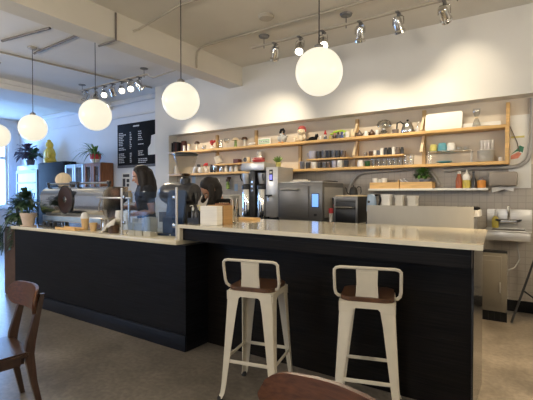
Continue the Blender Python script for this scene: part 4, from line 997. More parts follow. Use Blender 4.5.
# lying black cat figure
t = thing('cat_figurine', 'black lying cat figurine right of the red-capped doll', 'figurine', (at(313, 141, 5.07).x, 5.07, Z1))
MB().ell((0, 0, .030), (.07, .035, .030), 14).ell((.062, -.012, .060), (.028, .026, .026), 12).tube([(-.06, 0, .02), (-.085, -.03, .014), (-.06, -.055, .010)], .008, 6).tube([(.04, -.015, .012), (.08, -.05, .010)], .010, 6).build('body', 'black_matte', t)
for sx in (-1, 1): MB().lathe([(.010, 0), (0, .02)], (.062 + sx * .014, -.01, .078), 8).build('ear', 'black_matte', t)
lat('egg_cup', 'tiny white cup right of the black cat figurine', 'cup', 320.5, Z1, 3, 4, CUP, 'white_china', 5.03)
t = thing('gnome_figurine', 'tiny gnome figurine with pointed red hat on the top board', 'figurine', (at(325.3, 138, 5.05).x, 5.05, Z1))
MB().lathe([(0, 0), (.024, 0), (.026, .02), (.018, .05), (0, .055)], seg=14).build('body', 'slate', t)
MB().ell((0, -.004, .062), (.019, .018, .019), 12).build('head', 'pink', t)
MB().lathe([(.023, .070), (.018, .085), (.005, .13), (0, .132)], seg=14).build('hat', 'red', t)
MB().ell((0, -.018, .050), (.014, .010, .018), 10).build('beard', 'white_china', t)
lat('egg_cup', 'tiny cream pot right of the red-hatted gnome', 'cup', 329.8, Z1, 2.6, 3, DOMECUP, 'yellow_cup', 5.02)
# lime rubber lizard
t = thing('rubber_lizard', 'bright lime rubber lizard arched over small figurines, top board', 'toy', (at(341, 132, 5.13).x, 5.13, Z1))
MB().tube([(-.125, -.01, .075), (-.10, -.01, .098), (-.05, 0, .112), (.02, 0, .115), (.08, 0, .098), (.115, 0, .062), (.135, 0, .03)], [.010, .016, .014, .013, .010, .007, .004], 10).ell((-.135, -.01, .080), (.024, .016, .014), 10).build('body', 'lime', t)
for x, z in ((-.09, .095), (.05, .108)):
    for sy in (-1, 1): MB().tube([(x, 0, z), (x - .01, sy * .025, z - .045), (x - .018, sy * .03, .006)], [.009, .007, .006], 6).build('leg', 'lime', t)
for k in range(4): MB().lathe([(.008, 0), (0, .026)], (-.10 + .03 * k, 0, .108 + .004 * k), 6).build('crest_spike', 'yellow', t)
def figure(px, label, m1, m2, h, Y=5.03, w=.028):
    t = thing('figurine', label, 'figurine', (at(px, 135, Y).x, Y, Z1), 0, 'small painted figurines under the lizard')
    MB().lathe([(0, 0), (w * .9, 0), (w, h * .12), (w * .55, h * .6), (0, h * .64)], seg=12).tube([(-w * .5, 0, h * .52), (-w * 1.05, -.01, h * .35)], .007, 6).tube([(w * .5, 0, h * .52), (w * 1.05, -.01, h * .35)], .007, 6).build('body', m1, t)
    MB().ell((0, 0, h * .78), (w * .62, w * .6, h * .2), 10).build('head', m2, t)
figure(334.5, 'brown-bodied small figurine left of the blue one', 'brown', 'coral', .080)
figure(338.3, 'dark slate small figurine directly left of the blue one', 'slate', 'brown', .092)
figure(342, 'blue small figurine left of the white mug', 'blue_toy', 'blue_toy', .088)
lat('mug', 'small white mug between blue figurine and post, top board', 'mug', 347.2, Z1, 4.6, 6, CUP, 'white_china', 5.04, handle=('mug_body', 200))
lat('brush_pot', 'slim tan pot leaning by the middle post on the top board', 'pot', 351.8, Z1, 3.4, 8, VASE, 'pale_wood', 5.05)
def teapot(px, w, label, m, Y=5.07, hand='pale_wood'):
    s = mpp(px, Y) * w / 2; t = thing('teapot', label, 'teapot', (at(px, 130, Y).x, Y, Z1), 0)
    b = .62
    MB().lathe([(0, 0), (.6 * s * b, 0), (s * b, .35 * s), (s * b, .6 * s), (.55 * s * b, 1.0 * s), (0, 1.0 * s)], seg=18).build('pot_body', m, t)
    MB().lathe([(.5 * s * b, 1.005 * s), (.2 * s, 1.15 * s), (.10 * s, 1.2 * s), (.12 * s, 1.35 * s), (0, 1.4 * s)], seg=14).build('lid', m, t)
    MB().tube([(s * b * .85, 0, .45 * s), (s * .85, 0, .6 * s), (s * 1.0, 0, .95 * s)], [.16 * s, .11 * s, .08 * s], 8).build('spout', m, t)
    MB().tube([(-s * b * .8, 0, .8 * s), (-s * .95, 0, .75 * s), (-s * .95, 0, .35 * s), (-s * b * .85, 0, .3 * s)], .08 * s, 6).build('handle', m, t)
teapot(359.5, 10, 'taupe teapot just right of the middle post on the top board', 'teapot')
lat('sugar_bowl', 'little white bowl between the two teapots', 'bowl', 365.8, Z1, 4.0, 4.8, DOMECUP, 'white_china', 5.025)
teapot(371.8, 10.5, 'dark brown lidded teapot left of the glass siphon', 'brown', 5.09)
lat('cream_jug', 'small white jug between dark teapot and glass siphon', 'jug', 376.8, Z1, 3.6, 5, CUP, 'white_china', 5.02)
# siphon: glass dome on a steel stand
t = thing('siphon_brewer', 'glass-domed siphon brewer on a steel base, top board', 'coffee maker', (at(384.2, 130, 5.09).x, 5.09, Z1))
MB().lathe([(0, 0), (.066, 0), (.070, .015), (.05, .045), (.03, .06), (.03, .085), (0, .085)], seg=22).build('base', 'chrome', t)
MB().lathe([(.03, .0855), (.088, .11), (.092, .14), (.075, .175), (.035, .195), (0, .20), (0, .196), (.033, .191), (.07, .172), (.087, .14), (.083, .113), (.028, .09)], seg=24).build('glass_dome', 'glass', t)
MB().lathe([(0, .13), (.04, .13), (.045, .15), (.02, .168), (0, .17)], seg=16).build('inner_cup', 'chrome', t)
lat('low_bowl', 'low taupe bowl between the glass siphon and steel kettle', 'bowl', 395.2, Z1, 6.5, 4.2, CUP, 'teapot', 5.05)
kettle('kettle', 'steel kettle with black handle on the top board', (at(407.6, 130, 5.07).x, 5.07, Z1), 'chrome', 1.0, rz=R(8))
lat('egg_cup', 'small white cup just left of the large white tray, top board', 'cup', 417, Z1, 4, 4.2, CUP, 'white_china', 5.03)
# white tray leaning on the back
tr = MB().prism(rrect(.405, .212, .028), -.007, .007, Matrix.Rotation(R(90), 4, 'X'), bev=.003).build('serving_tray', 'white_plastic', loc=(at(443.5, 120, 5.09).x, 5.085, Z1 + .105))
tr.rotation_euler = (R(-12), 0, 0); tag(tr, 'large white rounded tray leaning against the recess on the top board', 'tray')
xs0, xs1 = at(463, 120, 5.14).x, at(501, 120, 5.14).x
o = MB().box(xs0, xs1, 5.10, 5.17, Z1, Z1 + .058, .003).build('paper_roll_box', 'white_matte'); tag(o, 'long low cream box lying at the right end of the top board', 'box')
t = thing('glass_carafe', 'hourglass-shaped clear carafe near the right end of the top board', 'carafe', (at(476.5, 120, 5.045).x, 5.045, Z1))
MB().lathe([(0, 0), (.040, 0), (.043, .02), (.030, .07), (.013, .105), (.030, .14), (.040, .18), (.037, .205), (.033, .205), (.036, .18), (.026, .142), (.009, .105), (.026, .07), (.039, .02), (0, .006)], seg=20).build('carafe_glass', 'glass', t)
MB().lathe([(.014, .095), (.018, .095), (.018, .115), (.014, .115)], seg=14).build('neck_collar', 'pale_wood', t)
o = MB().tube([(-.05, 0, .005), (-.02, 0, .012), (.02, 0, .008), (.055, 0, .005)], .005, 6).build('wire_clip', 'steel', loc=(at(484, 124, 5.03).x, 5.03, Z1)); tag(o, 'thin bent steel wire lying right of the hourglass carafe', 'wire')

# short left shelf
o = MB().box(-.07, .07, -.004, .004, 0, .12, .002).build('leaning_card', 'white_matte', loc=(at(219.5, 160, 5.10).x, 5.10, ZM)); o.rotation_euler = (0, R(-22), R(70)); tag(o, 'thin white card leaning at the left end of the short left shelf', 'card'); o.location.z = ZM + .026
o = MB().box(-.048, .048, -.05, .05, 0, .065, .004).build('small_box', 'maroon', loc=(at(237.3, 160, 5.07).x, 5.07, ZM)); tag(o, 'small dark brown box left of the cream block on the short shelf', 'box')
t = thing('tape_dispenser', 'cream block with a round dark dial on the short left shelf', 'clock', (at(246.3, 160, 5.06).x, 5.06, ZM))
MB().box(-.055, .055, -.03, .03, 0, .085, .008).build('clock_body', 'pale_wood', t)
MB().lathe([(0, 0), (.034, 0), (.032, .008), (0, .008)], (0, -.0305, .044), 20, Matrix.Rotation(R(90), 3, 'X')).build('dial', 'charcoal', t)
o = MB().box(-.03, .03, -.03, .03, 0, .075, .003).build('tea_box', 'white_matte', loc=(at(254, 160, 5.09).x, 5.09, ZM)); tag(o, 'plain white box right of the dialled cream block', 'box')
# red basket standing on the brewer hood, white bear and plant
bz = CZ + .8055
t = thing('wire_basket', 'small red wire basket sitting on the coffee brewer hood', 'basket', (-3.20, 4.58, bz))
mb = MB()
for k in range(9):
    x = -.075 + k * .01875; mb.tube([(x, -.04, .003), (x, -.045, .07)], .003, 5).tube([(x, .04, .003), (x, .045, .07)], .003, 5)
for z, y in ((.004, .041), (.037, .043), (.070, .045)): mb.tube([(-.077, -y, z), (.077, -y, z), (.077, y, z), (-.077, y, z)], .004, 6, closed=True)
mb.build('basket_wires', 'red', t)
MB().box(-.07, .07, -.036, .036, .004, .05, .004).build('packets', 'red_soft', t)
t = thing('bear_figurine', 'white bear-shaped figurine behind the red basket', 'figurine', (at(261.0, 155, 5.10).x, 5.10, ZM - .0))
t.location = (at(259.5, 155, 5.10).x, 5.10, ZM)
MB().ell((0, 0, .055), (.05, .04, .056), 14).ell((.0, -.01, .13), (.042, .038, .038), 14).build('body', 'white_china', t)
for sx in (-1, 1): MB().ell((sx * .03, -.005, .163), (.013, .010, .013), 8).build('ear', 'white_china', t)
for sx in (-1, 1): MB().ell((sx * .014, -.046, .136), (.004, .003, .005), 8).build('eye', 'black', t)
MB().ell((0, -.048, .122), (.008, .005, .006), 8).build('nose', 'black', t)
t = thing('potted_succulent', 'spiky green plant in a small pot on the hot-water tower', 'plant', (-2.90, 4.62, CZ + .7355))
MB().lathe([(0, 0), (.030, 0), (.040, .07), (.036, .07), (.03, .06), (0, .06)], seg=14).build('pot', 'yellow_cup', t)
MB().lathe([(0, .061), (.032, .061), (0, .066)], seg=12).build('soil', 'soil', t)
mb = MB(); rnd = random.Random(2)
for k in range(16):
    a = k * 2.4; e = .3 + .9 * (k / 16); d = Vector((math.cos(a) * e, math.sin(a) * e, 1.2 - .4 * e))
    mb.leaf((0, 0, .065), d, (0, -1, .3), .13 - .03 * e, .028, .15, 4)
mb.build('leaves', 'leaf_light', t)

# lower board, left part
lat('cream_bottle', 'cream bottle at the far left end of the lower board', 'bottle', 176, Z2, 3.6, 8, JARP, 'white_china', 5.06)
lat('steel_cup', 'steel cup left of the low red flowers, lower board', 'cup', 195.5, Z2, 5, 6.5, CUP, 'steel', 5.06)
lat('dark_jar', 'dark glass jar behind the white mug, lower board', 'jar', 198.8, Z2, 4.5, 9, JARP, 'charcoal', 5.13)
lat('mug', 'white mug left of the red-flower vase, lower board', 'mug', 201, Z2, 5, 5.6, CUP, 'white_china', 5.03, handle=('mug_body', 180))
flowers(206.3, Z2, 'two-headed bunch of red flowers in a pale vase, lower board', .034, 9, 5.09, .105, 'white_china', 8, 4)
lat('dark_bottle', 'short dark bottle right of the low red flowers, lower board', 'bottle', 211.5, Z2, 4, 8, VASE, 'charcoal', 5.07)
lat('steel_cup', 'steel beaker beside the first lower post, lower board', 'cup', 215.5, Z2, 5, 6.5, CUP, 'chrome', 5.04)
for i, px in enumerate((221.5, 226.5, 231.5, 236.5)):
    lat('small_jar', ['leftmost', 'second', 'third', 'rightmost'][i] + ' of four small steel jars left of the coffee brewer, lower board', 'jar', px, Z2, 4.4, 5 + (i % 2) * 1.5, JARP, ['chrome', 'frosted', 'steel', 'frosted'][i], 5.05 + .03 * (i % 2), 'small jars on the lower board')
# middle bay, short shelf
G = 'cups on the short middle shelf'
lat('mug', 'pale lilac mug leftmost on the short middle shelf', 'mug', 312.5, ZM, 7, 8, CUP, 'lilac', 5.07, G, handle=('mug_body', 185))
for i, (px, w, h, m) in enumerate(((319, 5.5, 7.5, 'charcoal'), (324, 5.2, 8, 'slate'), (329, 5.2, 7.6, 'charcoal'), (333.7, 4.8, 7.6, 'slate'), (338, 4.4, 7.2, 'charcoal'), (343.3, 5.5, 6.6, 'teapot'))):
    lat('cup', ['first dark cup right of the lilac mug', 'second dark cup right of the lilac mug', 'third dark cup right of the lilac mug', 'fourth dark cup right of the lilac mug', 'fifth dark cup right of the lilac mug', 'taupe cup at the right end'][i] + ' on the short middle shelf', 'cup', px, ZM, w, h, CUP, m, 5.07, G)
G = 'cups on the lower board, middle bay'
for i, (px, w, h, m, lb) in enumerate(((302.3, 5, 7.6, 'slate', 'slate-blue cup leftmost'), (308, 5.2, 6.6, 'charcoal', 'charcoal cup second from left'), (314.3, 5.4, 6.4, 'white_china', 'white cup third from left'), (319.8, 4.4, 6, 'charcoal', 'charcoal cup right of the first white cup'), (324.5, 4.4, 6, 'slate', 'slate cup in the middle'), (329.2, 4.4, 6.2, 'teapot', 'taupe cup left of the lilac cup'), (334.2, 4.8, 7, 'lilac', 'lilac cup left of the larger white cup'), (340, 6, 7.2, 'white_china', 'larger white cup near the right'), (346.3, 5, 6.8, 'charcoal', 'charcoal cup beside the middle post'))):
    lat('cup', lb + ' on the lower board, middle bay', 'cup', px, Z2, w, h, CUP, m, 5.05, G)
# right bay
G = 'cups and tins on the short right shelf'
for i, (px, w, h, m, lb) in enumerate(((365.3, 3.5, 4, 'glass', 'tiny clear glass leftmost'), (370.6, 4, 4.5, 'brown', 'small brown cup'), (374.8, 3.4, 5.2, 'white_china', 'slim white cup right of the brown one'), (378, 3.4, 5, 'slate', 'slim slate cup'), (381.6, 3.6, 7, 'white_china', 'tall white tin'), (385.6, 4, 7.4, 'charcoal', 'tall charcoal tin, first of two'), (389.6, 4, 7.4, 'black', 'tall black tin, second of two dark ones'), (393.3, 3.2, 7.6, 'white_china', 'slim tall white tin at the right'), (397.6, 4.6, 7, 'teapot', 'olive-taupe tin rightmost'), (402, 3.6, 7, 'charcoal', 'charcoal tin at the very end'))):
    lat('cup' if h < 6 else 'tin', lb + ' on the short right shelf', 'cup' if h < 6 else 'tin', px, ZM, w, h, CUP if h < 6 else JARP, m, 5.06, G)
lat('bowl', 'white upturned bowl right of the middle post, lower board', 'bowl', 360.4, Z2, 6.5, 6.6, DOMECUP, 'white_china', 5.05)
lat('cup', 'bottle-green cup left of the clear glasses, lower board', 'cup', 367.2, Z2, 5.8, 5.4, CUP, 'green_cup', 5.05)
for i, px in enumerate((373.8, 379.2, 384.6, 390, 395.4, 400.8, 406.2, 411.6)):
    lat('glass_tumbler', (ORD[i] + ' clear tumbler from the left' if i else 'first clear tumbler, next to the bottle-green cup,') + ' in the lower-board row', 'glass', px, Z2, 5, 7.5 if i < 6 else 10, GLASSP, 'glass', 5.06, 'clear tumblers on the lower board')
# last bay: wire rack with cups
xa, xb = at(428.5, 150, 5.02).x, at(471, 150, 5.02).x; c = (xa + xb) / 2; hw = (xb - xa) / 2
RZ_ = 1.800
t = thing('wire_rack', 'thin steel wire rack carrying bright cups in the right bay', 'rack', (c, 5.09, Z2))
mb = MB(); hh = RZ_ - Z2 - .004
for sx in (-1, 1):
    for y in (-.06, .06): MB().tube([(sx * hw, y, .001), (sx * hw, y, hh)], .004, 6).build('leg', 'chrome', t)
mb = MB()
for y in (-.06, -.03, 0, .03, .06): mb.tube([(-hw, y, hh), (hw, y, hh)], .0035, 6)
for k in range(7): mb.tube([(-hw + k * hw / 3, -.06, hh - .003), (-hw + k * hw / 3, .06, hh - .003)], .003, 6)
mb.build('rack_wires', 'chrome', t)
G = 'bright cups on the wire rack'
lat('cup', 'lemon-yellow cup leftmost on the wire rack', 'cup', 433.2, RZ_, 7.2, 7, DOMECUP, 'yellow_cup', 5.08, G)
lat('cup', 'teal-blue cup between the yellow and white cups, wire rack', 'cup', 442, RZ_, 9, 8, DOMECUP, 'teal', 5.08, G)
lat('cup', 'white cup right of the teal one on the wire rack', 'cup', 451, RZ_, 8.4, 7.6, DOMECUP, 'white_china', 5.08, G)
lat('glass_bowl', 'small clear bowl right of the white cup, wire rack', 'bowl', 459, RZ_, 5.5, 3.2, CUP, 'glass', 5.08)
lat('glass_bowl', 'small clear bowl at the right end of the wire rack', 'bowl', 466, RZ_, 5.5, 3.2, CUP, 'glass', 5.08)
PL = [(0, 0), (.55, 0), (.6, .25), (1.0, .8), (.98, 1.0), (.55, .5), (0, .4)]
lat('plate', 'teal plate lying under the wire rack', 'plate', 444, Z2, 15, 2.2, PL, 'teal', 5.08)
for i in range(9):
    o = lat('plate', ['bottom', 'second lowest', 'third lowest', 'fourth lowest', 'middle', 'fourth highest', 'third highest', 'second highest', 'topmost'][i] + ' white plate of the stack at the right end, lower board', 'plate', 485.3, Z2 + .0002 + i * .0142, 16.5, 1.55, PL, 'white_china', 5.095, 'white plates in one stack', 22)
for i, px in enumerate((481.5, 485, 488.5, 492)):
    lat('flute_glass', ['leftmost', 'second', 'third', 'rightmost'][i] + ' slender clear glass standing on the plate stack', 'glass', px, Z2 + .1290, 3, 10.5, GLASSP, 'glass', 5.075 + .05 * (i % 2), 'slender glasses on the plate stack')
lat('egg_cup', 'small white cup at the end post, lower board', 'cup', 500.3, Z2, 4, 4, CUP, 'white_china', 5.05)

# pinned papers and hanging things on the tiles, left
def paper(px, py0, py1, w, label, m='white_matte'):
    p0, p1 = at(px, py0, 5.195), at(px, py1, 5.195)
    o = MB().box(-w / 2, w / 2, -.002, 0, 0, p0.z - p1.z).build('paper_note', m, loc=(p0.x, 5.199, p1.z)); tag(o, label, 'paper')
paper(193.5, 176, 188, .085, 'pale blue note pinned on the tiles left of the bent woman', 'pale_blue_daylit')
paper(218.5, 179, 186, .05, 'small white note pinned on the tiles above the white bin')
paper(236, 184, 191, .07, 'pale note pinned on the tiles beside the coffee brewer', 'pale_blue_daylit')
t = thing('spray_bottle', 'brown-topped bottle with green label hanging on the tiles', 'bottle', (at(227.5, 180, 5.12).x, 5.13, at(227.5, 189, 5.13).z))
MB().lathe([(0, 0), (.032, 0), (.034, .08), (.014, .12), (0, .12)], seg=14).build('bottle_body', 'leaf_light', t)
MB().box(-.03, .03, -.02, .02, .1205, .16, .006).box(-.008, .008, -.02, .068, .1605, .20, .002).build('spray_head', 'brown', t)
t = thing('ice_bin', 'white bin standing on the back counter left of the brewer', 'bin', (at(228, 200, 4.62).x, 4.62, CZ))
MB().box(-.12, .12, -.12, .12, 0, .34, .012).build('bin_body', 'white_plastic', t)
MB().box(-.127, .127, -.127, .127, .3405, .362, .006).build('lid', 'white_plastic', t)
# ------------------------------------------------------------------ on the low counter
LZ = 0.9102
# espresso machine, back toward the room
EX, EY = -4.56, 2.62
t = thing('espresso_machine', 'long polished espresso machine with dark round badge on its back', 'espresso machine', (EX, EY, LZ))
L2 = 0.655
prof = [(0.06, 0.115), (0.02, 0.15), (0.0, 0.22), (0.0, 0.34), (0.025, 0.40), (0.08, 0.44), (0.33, 0.44), (0.33, 0.30), (0.26, 0.26), (0.26, 0.115)]
QX = Matrix(((0, 0, 1, 0), (1, 0, 0, 0), (0, 1, 0, 0), (0, 0, 0, 1)))
MB().prism(prof, -L2, L2, QX, bev=0.004).build('body', 'chrome', t)
t.scale = (1, 1, 1.06)
for s in (-1, 1): MB().prism([(y + (.2 - y) * .02, z) for y, z in prof], s * (L2 + .001), s * (L2 + .014), QX, bev=.003).build('end_panel', 'chrome', t)
bd = MB().lathe([(0, 0), (.140, 0), (.148, .008), (.140, .016), (0, .016)], (-.055, -.0015, .300), 32, Matrix.Rotation(R(90), 3, 'X')).build('round_badge', 'walnut', t)
MB().lathe([(.1485, -.002), (.16, -.002), (.16, .012), (.1485, .012)], (-.055, -.0015, .300), 32, Matrix.Rotation(R(90), 3, 'X')).build('badge_ring', 'black', bd)
MB().lathe([(0, .0165), (.035, .0165), (.03, .022), (0, .022)], (-.055, -.0015, .300), 20, Matrix.Rotation(R(90), 3, 'X')).build('badge_boss', 'chrome', bd)
rl = MB().tube([(-L2 + .02, .10, .482), (.0, .10, .482)], .011, 8).tube([(.06, .10, .482), (L2 - .02, .10, .482)], .011, 8).build('cup_rail', 'chrome', t)
for x in (-L2 + .02, .03, L2 - .02): MB().lathe([(0, .4405), (.014, .4405), (.014, .467), (.024, .469), (.024, .499), (0, .503)], (x, .10, 0), 12).build('rail_post', 'black', rl)
MB().box(-L2 + .02, L2 - .02, .02, .36, .045, .1145, .006).build('drip_tray', 'steel', t)
MB().box(-L2 + .05, L2 - .05, .0125, .0195, .055, .105, .001).build('reflection_strip', 'pale_blue_daylit', t)  # pale strip painted in for the window reflected along the drip tray
for x in (-L2 + .08, L2 - .08):
    for y in (.06, .30): MB().lathe([(0, 0), (.028, 0), (.022, .0445), (0, .0445)], (x, y, 0), 12).build('foot', 'black', t)
for x in (-.42, 0.0, .42):
    g = MB().lathe([(0, .18), (.036, .18), (.04, .21), (.035, .259), (0, .259)], (x, .29, 0), 16).build('group_head', 'chrome', t)
    MB().tube([(x, .29, .19), (x, .40, .185), (x, .46, .175)], [.012, .014, .016], 8).build('portafilter', 'black', g)
for x in (-.60, .60): MB().tube([(x, .331, .34), (x, .38, .33), (x, .40, .26), (x, .39, .17)], .006, 6).build('steam_wand', 'chrome', t)
tops = LZ + .4405 * 1.06
t = thing('wooden_dish', 'round wooden dish standing upright on the espresso machine', 'dish', (-5.10, 2.865, tops), R(50))
MB().lathe([(0, .018), (.070, .018), (.085, 0), (.096, .0), (.096, .03), (.08, .04), (0, .036)], (0, 0, .096), 28, Matrix.Rotation(R(78), 3, 'X')).build('dish', 'pale_wood', t)
MB().box(-.06, .06, -.035, .05, 0, .014, .003).build('dish_stand', 'black', t)
o = MB().lathe([(0, 0), (.028, 0), (.038, .075), (.034, .075), (.025, .01), (0, .01)], seg=16).build('coffee_cup', 'black', loc=(-4.90, 2.87, tops)); tag(o, 'small black cup beside the upright wooden dish on the machine', 'cup')

# plants at the left end
p = on(28.5, 226.5, LZ); p.y = 2.43; p = Vector((at(28.5, 226, 2.43).x, 2.43, LZ))
t = thing('potted_bush', 'dark leafy plant in a pale clay pot at the left counter end', 'plant', p)
pt_ = MB().lathe([(0, .008), (.060, .008), (.085, .125), (.090, .128), (.090, .155), (.078, .155), (.072, .13), (0, .125)], seg=22).build('pot', 'clay', t)
MB().lathe([(0, 0), (.085, 0), (.09, .0075), (0, .0075)], seg=22).build('saucer', 'clay', t)
MB().lathe([(0, .128), (.071, .132), (0, .145)], seg=14).build('soil', 'soil', t)
bush('foliage', 'leaf_dark', t, 340, (-.02, -.03, .29), (.15, .09, .14), .075, .05, 11, lift=-.1)
mb = MB()
for k in range(6): mb.tube([(0, 0, .13), (.04 * math.cos(k), .04 * math.sin(k), .25), (.07 * math.cos(k), .07 * math.sin(k), .40)], .005, 5)
mb.build('stems', 'leaf_dark', t)
t = thing('planter', 'tall dark planter with trailing greenery at the left edge', 'planter', (-5.55, 2.56, 0))
MB().prism([(-.15, -.15), (.15, -.15), (.15, .15), (-.15, .15)], 0, .86, bev=.008).build('planter_box', 'brown', t)
MB().box(-.14, .14, -.14, .14, .8605, .875).build('soil', 'soil', t)
bush('foliage', 'leaf_dark', t, 150, (-.02, -.02, 1.05), (.20, .16, .22), .09, .05, 21, lift=-.3)
bush('pale_foliage', 'leaf_light', t, 60, (.03, -.04, 1.02), (.13, .12, .19), .08, .045, 23, lift=-.2)
mb = MB(); rnd = random.Random(4)
for k in range(9):
    x, y = rnd.uniform(-.16, .22), -.17 - rnd.uniform(0, .04); pts = [(x * .4, -.05, .88), (x, y + .04, .93), (x * 1.05, y - .02, .80), (x * 1.05, y - .02, .60 + rnd.uniform(-.1, .12))]
    mb.tube(pts, .004, 5)
    for j in range(9):
        z = .90 - j * .035; mb.leaf((x * 1.05, y - .02, z), (rnd.uniform(-1, 1), -1, -.3), (0, -.3, 1), .06, .04, .5, 3)
mb.build('trailing_vines', 'leaf_dark', t)

def lc(px, Y): return Vector((at(px, 220, Y).x, Y, LZ))
t = thing('bar_mat', 'black rubber mat with knobs in front of the espresso machine', 'mat', lc(50, 2.50))
MB().box(-.17, .12, -.06, .07, 0, .012, .004).build('mat', 'rubber', t)
mb = MB()
for k in range(4): mb.lathe([(0, .0125), (.026, .0125), (.026, .05), (.012, .06), (0, .06)], (-.13 + k * .07, .01 * (k % 2), 0), 12)
mb.build('tampers', 'black', t)
o = MB().box(-.22, .16, -.055, .055, 0, .014, .003).box(-.22, .16, -.055, -.045, .014, .026).box(-.22, .16, .045, .055, .014, .026).build('wooden_tray', 'pine', loc=lc(71, 2.405)); tag(o, 'long low wooden tray on the front of the low counter', 'tray')
def papercup(px, Y, h, r, m, label, dome=False, lid='white_plastic'):
    t = thing('takeaway_cup', label, 'paper cup', lc(px, Y), 0, 'kraft cups on the low counter')
    MB().lathe([(0, 0), (r * .72, 0), (r, h), (r * .94, h), (r * .67, .006), (0, .006)], seg=18).build('cup_body', m, t)
    if dome: MB().lathe([(r * 1.06, h - .004), (r * 1.06, h + .008), (r * .9, h + .04), (r * .5, h + .06), (0, h + .062)], seg=18).build('dome_lid', lid, t)
papercup(85, 2.50, .125, .042, 'cup_kraft', 'tall kraft paper cup with white domed lid, low counter', True)
papercup(93.3, 2.45, .085, .040, 'cup_kraft', 'short open kraft paper cup right of the domed one')
t = thing('milk_pitcher', 'steel milk pitcher left of the white towel bundle', 'pitcher', lc(104.5, 2.56))
MB().lathe([(0, 0), (.044, 0), (.046, .01), (.046, .06), (.036, .11), (.042, .125), (.038, .125), (.032, .11), (.041, .06), (.04, .012), (0, .01)], seg=20).build('pitcher_body', 'chrome', t)
MB().tube([(.036, 0, .11), (.075, 0, .105), (.078, 0, .05), (.045, 0, .03)], .006, 8, flat=.6).build('handle', 'chrome', t)
# rinse arm
t = thing('rinse_tap', 'steel rinse arm with horizontal bar beside the espresso machine', 'tap', (-3.29, 2.50, LZ))
MB().lathe([(0, 0), (.03, 0), (.026, .012), (.012, .018), (.012, .335), (0, .335)], seg=14).build('column', 'chrome', t)
MB().bar((.02, 0, .345), (-.60, .05, .345), .026, .018, .004).build('arm', 'steel', t)
MB().tube([(-.53, .045, .335), (-.54, .045, .30), (-.555, .045, .27), (-.565, .045, .20)], .008, 8).build('spout', 'chrome', t)

# towel bundle
t = thing('towel_bundle', 'white towel slung over a brown tub at the low counter front', 'towel', lc(113, 2.435) + Vector((0, 0, .002)))
MB().lathe([(0, 0), (.050, 0), (.058, .10), (.05, .10), (.045, .02), (0, .02)], (.012, 0, -.02), 18).build('tub', 'brown', t)
mb = MB(); N_, K_ = 22, 12
gr = []
for i in range(N_ + 1):
    u = i / N_; row = []
    for k in range(K_ + 1):
        v = -1 + 2 * k / K_
        x = .10 - .24 * u; z = .135 * math.sin(PI * (.5 + .5 * u)) ** 0.8 * (1 - .45 * v * v) if u < 1 else 0
        z = max(.006, .03 + .115 * math.cos(u * PI / 2) * (1 - .35 * v * v) - .03 * u + .008 * math.sin(9 * v + 7 * u) + .006 * math.sin(17 * u))
        row.append(mb.bm.verts.new((x + .01 * math.sin(5 * v), v * (.072 + .015 * math.sin(6 * u)), z)))
    gr.append(row)
lo = [[mb.bm.verts.new((v.co.x, v.co.y * .97, max(0.0, v.co.z - .02))) for v in row] for row in gr]
for g in (gr, lo):
    for i in range(N_):
        for k in range(K_): mb.bm.faces.new((g[i][k], g[i + 1][k], g[i + 1][k + 1], g[i][k + 1]))
for i in range(N_):
    for k in (0, K_): mb.bm.faces.new((gr[i][k], gr[i + 1][k], lo[i + 1][k], lo[i][k]))
for k in range(K_):
    for i in (0, N_): mb.bm.faces.new((gr[i][k], gr[i][k + 1], lo[i][k + 1], lo[i][k]))
mb.build('towel', 'cloth', t, smooth=70)
# cups stacked upside down in front of the standing woman
for i, (px, Y, n) in enumerate(((118.5, 2.72, 3), (126.5, 2.74, 3), (135.5, 2.66, 2), (142.0, 2.68, 2))):
    for k in range(n):
        o = MB().lathe([(0, .068), (.030, .068), (.040, 0), (.038, 0), (.028, .062), (0, .062)], seg=16).build('upturned_cup', 'carton' if i > 1 else 'white_china', loc=lc(px, Y) + Vector((0, 0, .0692 * k)))
        tag(o, ['bottom', 'middle', 'top'][k if n == 3 else k * 2] + ' upturned cup of the ' + ['leftmost', 'second', 'third', 'rightmost'][i] + ' stack before the standing woman', 'cup', 'upturned cups on the low counter')
# small cartons
CW, CD, CHH = .092, .085, .058
cx0 = at(134.5, 232, 2.42).x
cart = [(0, 0, 0), (1, 0, 0), (2.12, 0, 0), (0, 0, 1), (1, 0, 1), (2.12, 0, 1), (2.2, 0, 2)]
nm = ['bottom left carton of the small grey pile', 'bottom middle carton of the small grey pile', 'bottom right carton of the small grey pile', 'upper left carton of the small grey pile', 'upper middle carton of the small grey pile', 'carton directly under the single topmost one', 'single topmost carton of the small grey pile']
for (i, j, k), lb in zip(cart, nm):
    t = thing('small_carton', lb + ', low counter', 'carton', (cx0 + i * (CW + .010), 2.425, LZ + k * (CHH + .0005)), 0, 'small grey cartons on the low counter')
    w = CW / 2 if k < 2 else .04
    MB().box(-w, w, -CD / 2, CD / 2, 0, CHH - .014, .002).build('carton_box', 'carton', t)
    MB().box(-w - .001, w + .001, -CD / 2 - .001, CD / 2 + .001, CHH - .0138, CHH, .002).build('carton_lid', 'carton', t)
